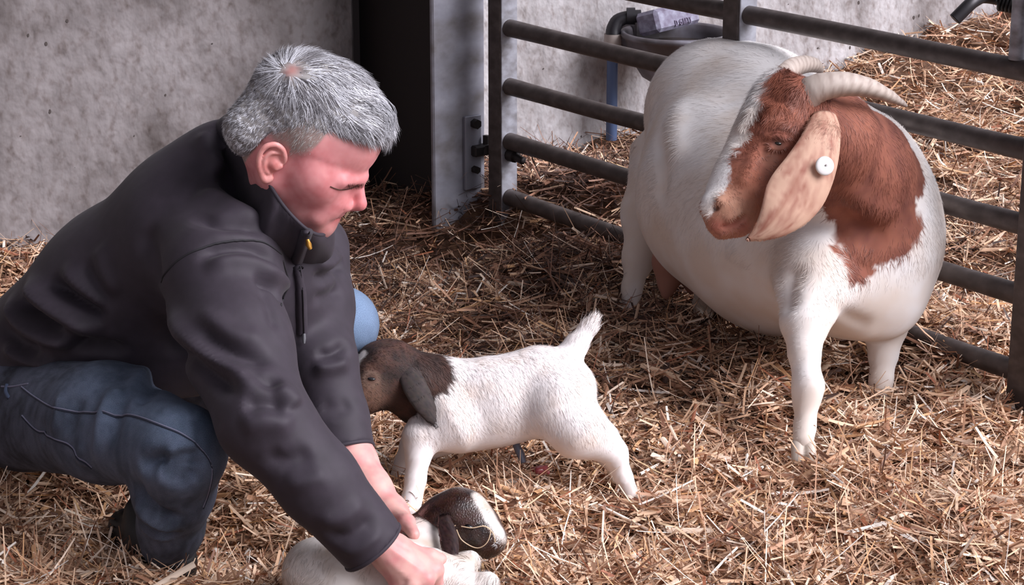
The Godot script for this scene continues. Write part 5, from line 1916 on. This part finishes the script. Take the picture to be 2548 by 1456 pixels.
	ef.ball(surf(h, 924, 943) + axis_f * 0.0015, Vector3(0.0078, 0.0030, 0.005), Basis(Vector3.BACK, -0.1), 0.002)
	ef.build(0.0013, 1)
	var eo := body("eye", ef, PackedColorArray(), mat(Color(0.14, 0.14, 0.15), 0.15), kid)
	eo.position = back
	ear_sheet(kid, back, [[1006, 905, 3.862, 22], [1016, 925, 3.85, 30], [1030, 955, 3.838, 34], [1046, 985, 3.832, 33], [1062, 1015, 3.832, 27], [1076, 1042, 3.835, 17], [1086, 1058, 3.838, 5]], 3.84, lin(62, 51, 48), lin(34, 28, 29), 0.8)
	var far := []
	for i in 10:
		var t := i / 9.0
		far.append([at(lerpf(950, 965, t), lerpf(900, 1010, t), lerpf(3.94, 3.97, t)), 0.020 * sin(PI * clampf(t * 0.85 + 0.12, 0, 1)) + 0.002, Vector3(0.5, 0, -1)])
	var c2 := func(_t: float, _u: float, _top: bool) -> Color: return lin(52, 38, 36)
	var e2 := sheet("ear", far, 0.0022, 0.2, Vector3(-1, 0, 0), c2, painted(0.7), kid, 10)
	e2.position = back
	# the cord still hanging from the belly
	var cord := curve_points([[at(1282, 1075, 3.93), 0.006], [at(1284, 1105, 3.925), 0.0065], [at(1295, 1130, 3.92), 0.0075], [at(1303, 1152, 3.915), 0.005]], 14)
	var co := place("navel_cord", tube_mesh(cord[0], cord[1], 10), mat(Color(0.34, 0.35, 0.40), 0.25), kid)
	co.position = back
	var hoof := mat(Color(0.80, 0.74, 0.68), 0.6)
	for s in [[at(1010, 1283, 3.842), Vector3(-0.5, 0, 0.8)], [at(986, 1234, 3.99), Vector3(-0.5, 0, 0.8)], [at(1572, 1230, 3.925), Vector3(0.3, 0, 0.9)], [at(1534, 1172, 4.02), Vector3(0.3, 0, 0.9)]]:
		var hf := Field.new()
		var d: Vector3 = s[1].normalized()
		var r := d.cross(Vector3.UP)
		for k in [-1.0, 1.0]:
			hf.bone(s[0] + r * 0.008 * k, s[0] + r * 0.009 * k + d * 0.016 - Vector3(0, 0.010, 0), 0.0095, 0.008, 0.003)
		hf.build(0.003, 1)
		var ho := body("hoof", hf, PackedColorArray(), hoof, kid)
		ho.position = back
	# pink afterbirth on the straw
	var ab := Field.new()
	var g := ground(1345, 1170, 0.004)
	ab.chain([[g + Vector3(-0.014, 0, -0.004), 0.005], [g, 0.0075], [g + Vector3(0.013, -0.002, 0.006), 0.005]], 0.006)
	ab.bone(g + Vector3(-0.006, 0.002, 0.008), g + Vector3(0.010, 0.002, -0.008), 0.007, 0.005, 0.005)
	ab.build(0.0025, 1)
	var so := body("afterbirth", ab, PackedColorArray(), mat(Color(0.66, 0.32, 0.35), 0.2), self)
	tag(so, "small wet pink piece of afterbirth on the straw under the standing kid", "afterbirth")

func ear_sheet(parent: Node3D, back: Vector3, mid: Array, z: float, a: Color, b: Color, gloss: float) -> void:
	var rows := []
	var n := mid.size() - 1
	for i in n * 5 + 1:
		var u := i / 5.0
		var k := mini(int(u), n - 1)
		var f := u - k
		var p: Array = mid[k]
		var q: Array = mid[k + 1]
		var t := (at(q[0], q[1], q[2]) - at(p[0], p[1], p[2])).normalized()
		rows.append([at(lerpf(p[0], q[0], f), lerpf(p[1], q[1], f), lerpf(p[2], q[2], f)), lerpf(p[3], q[3], f) * z / FOCAL, t.cross(axis_f).normalized() + axis_f * 0.35])
	var col := func(t: float, u: float, _top: bool) -> Color:
		return a.lerp(b, clampf(0.5 + fine.get_noise_2d(t * 10.0, u * 3.0) * 0.9 - absf(u) * 0.2, 0, 1))
	var o := sheet("ear", rows, 0.0024, 0.25, -axis_f, col, painted(gloss), parent, 12)
	o.position = back
	var ea := o.mesh.surface_get_arrays(0)
	var way := (at(mid[n][0], mid[n][1], mid[n][2]) - at(mid[0][0], mid[0][1], mid[0][2])).normalized()
	var comb := func(p: Vector3, _n: Vector3) -> Vector3: return way + Vector3(0.8, 0, 0) * noise.get_noise_3d(p.x * 40.0, p.y * 40.0, p.z * 40.0)
	var look := func(_p: Vector3) -> Array: return [0.007, 0.0008, 0.14]
	fur("short_hair", ea[Mesh.ARRAY_VERTEX], ea[Mesh.ARRAY_NORMAL], ea[Mesh.ARRAY_COLOR], ea[Mesh.ARRAY_INDEX], 2600, comb, look, painted(gloss), o, -0.15, 0.3)

func build_lying_kid() -> void:
	var kid := thing("goat_kid", "wet new-born goat kid lying in the straw under the man's hands", "goat kid", ground(1000, 1470))
	var back := -kid.position
	var f := Field.new()
	f.chain([[at(805, 1440, 3.50), 0.060], [at(900, 1450, 3.47), 0.066], [at(1000, 1445, 3.48), 0.060], [at(1050, 1415, 3.52), 0.048]], 0.03)
	f.chain([[at(1040, 1405, 3.53), 0.044], [at(1052, 1355, 3.56), 0.038], [at(1080, 1310, 3.585), 0.036]], 0.03)
	f.bone(at(790, 1425, 3.46), at(860, 1500, 3.42), 0.055, 0.03, 0.03)
	# folded fore legs
	f.chain([[at(1080, 1420, 3.45), 0.036], [at(1140, 1425, 3.45), 0.022], [at(1170, 1395, 3.50), 0.017]], 0.015)
	f.chain([[at(1060, 1450, 3.43), 0.034], [at(1150, 1462, 3.42), 0.021], [at(1215, 1450, 3.42), 0.018]], 0.015)
	f.chain([[at(860, 1500, 3.42), 0.03], [at(960, 1520, 3.40), 0.018], [at(1040, 1530, 3.39), 0.016]], 0.015)
	f.build(0.005, 1)
	var h := Field.new()
	h.bone(at(1110, 1292, 3.58), at(1140, 1280, 3.575), 0.042, 0.041, 0.01)
	h.chain([[at(1145, 1285, 3.572), 0.042], [at(1190, 1318, 3.562), 0.034], [at(1222, 1348, 3.555), 0.023]], 0.02)
	h.bone(at(1130, 1330, 3.572), at(1205, 1356, 3.556), 0.030, 0.018, 0.02)
	h.bone(at(1180, 1262, 3.56), at(1232, 1335, 3.552), 0.018, 0.014, 0.02)
	h.bone(at(1085, 1320, 3.575), at(1100, 1340, 3.57), 0.040, 0.036, 0.02)
	h.ball(at(1165, 1310, 3.535), Vector3(0.014, 0.009, 0.008), Basis(Vector3.BACK, -0.5), 0.006)
	h.bone(at(1150, 1296, 3.538), at(1178, 1304, 3.534), 0.006, 0.006, 0.008)
	h.carve(at(1236, 1344, 3.53), at(1240, 1348, 3.54), 0.003, 0.003, 0.002)
	h.carve(at(1190, 1362, 3.52), at(1236, 1362, 3.528), 0.002, 0.002, 0.002)
	h.build(0.0035, 1)
	var white := func(p: Vector3) -> Color:
		var w := noise.get_noise_3d(p.x * 18.0, p.y * 18.0, p.z * 18.0)
		return lin(226, 218, 212).lerp(lin(188, 168, 150), clampf(0.2 + w, 0.0, 0.8))
	var dark := func(p: Vector3) -> Color:
		var w := noise.get_noise_3d(p.x * 24.0, p.y * 24.0, p.z * 24.0) + 0.5 * fine.get_noise_3d(p.x * 70.0, p.y * 70.0, p.z * 70.0)
		return lin(66, 42, 34).lerp(lin(34, 23, 21), clampf(0.5 + w, 0.0, 1.0))
	var neck := [[[at(1095, 1300, 3.57), 0.050], [at(1085, 1330, 3.56), 0.034]]]
	var fc := coat_of(f, neck, white, dark, 0.008)
	var blaze := [[[at(1196, 1240, 3.55), 0.014], [at(1212, 1285, 3.54), 0.012], [at(1236, 1320, 3.538), 0.010], [at(1248, 1345, 3.545), 0.009]]]
	var hc := coat_of(h, blaze, dark, white, 0.005)
	var damp := painted(0.55)
	var wet := painted(0.28)
	wet.clearcoat_enabled = true
	wet.clearcoat = 0.45
	wet.clearcoat_roughness = 0.15
	relief(wet, noise_texture(256, 0.12, 4, 91), 0.12)
	triplanar(wet, 9.0)
	var trunk := body("trunk", f, fc, damp, kid)
	trunk.position = back
	var hd_ := body("head", h, hc, wet, kid)
	hd_.position = back
	var hairs := painted(0.4)
	var comb := func(p: Vector3, _n: Vector3) -> Vector3:
		var w := noise.get_noise_3d(p.x * 20.0, p.y * 20.0, p.z * 20.0)
		return Vector3(-0.6 + w * 1.2, -0.8, 0.3 + w)
	var look := func(_p: Vector3) -> Array: return [0.016, 0.0009, 0.12]
	fur("damp_hair", f.v, f.nrm, fc, f.tri, 32000, comb, look, hairs, trunk, -0.2, 0.28)
	var wet_hair := painted(0.22)
	var look2 := func(_p: Vector3) -> Array: return [0.009, 0.0009, 0.10]
	fur("wet_hair", h.v, h.nrm, hc, h.tri, 16000, comb, look2, wet_hair, hd_, -0.15, 0.3)
	var ef := Field.new()
	ef.ball(surf(h, 1168, 1312) + axis_f * 0.001, Vector3(0.008, 0.0042, 0.005), Basis(Vector3.BACK, -0.5), 0.002)
	ef.build(0.0013, 1)
	var eo := body("eye", ef, PackedColorArray(), mat(Color(0.05, 0.04, 0.05), 0.08), kid)
	eo.position = back
	ear_sheet(kid, back, [[1104, 1280, 3.53, 16], [1108, 1305, 3.51, 23], [1116, 1335, 3.485, 26], [1122, 1365, 3.465, 24], [1124, 1392, 3.445, 17], [1122, 1416, 3.435, 5]], 3.51, lin(60, 44, 42), lin(26, 18, 19), 0.3)
	# stalks and membrane stuck to the wet head
	var strand := mat(Color(0.80, 0.70, 0.58), 0.4)
	for s in [[[1134, 1308], [1122, 1316], [1126, 1360], [1133, 1384]], [[1136, 1318], [1150, 1345], [1186, 1364], [1212, 1350], [1220, 1318], [1200, 1308]], [[1148, 1310], [1175, 1314], [1205, 1310], [1226, 1326], [1232, 1350]]]:
		var q := surf_path(h, s, 6)
		for i in q.size():
			q[i] += (eye - q[i]).normalized() * 0.006
		if q.size() > 2:
			var e := place("stuck_stalk", tube_mesh(q, even(q, 0.0009), 6), strand, kid)
			e.position = back
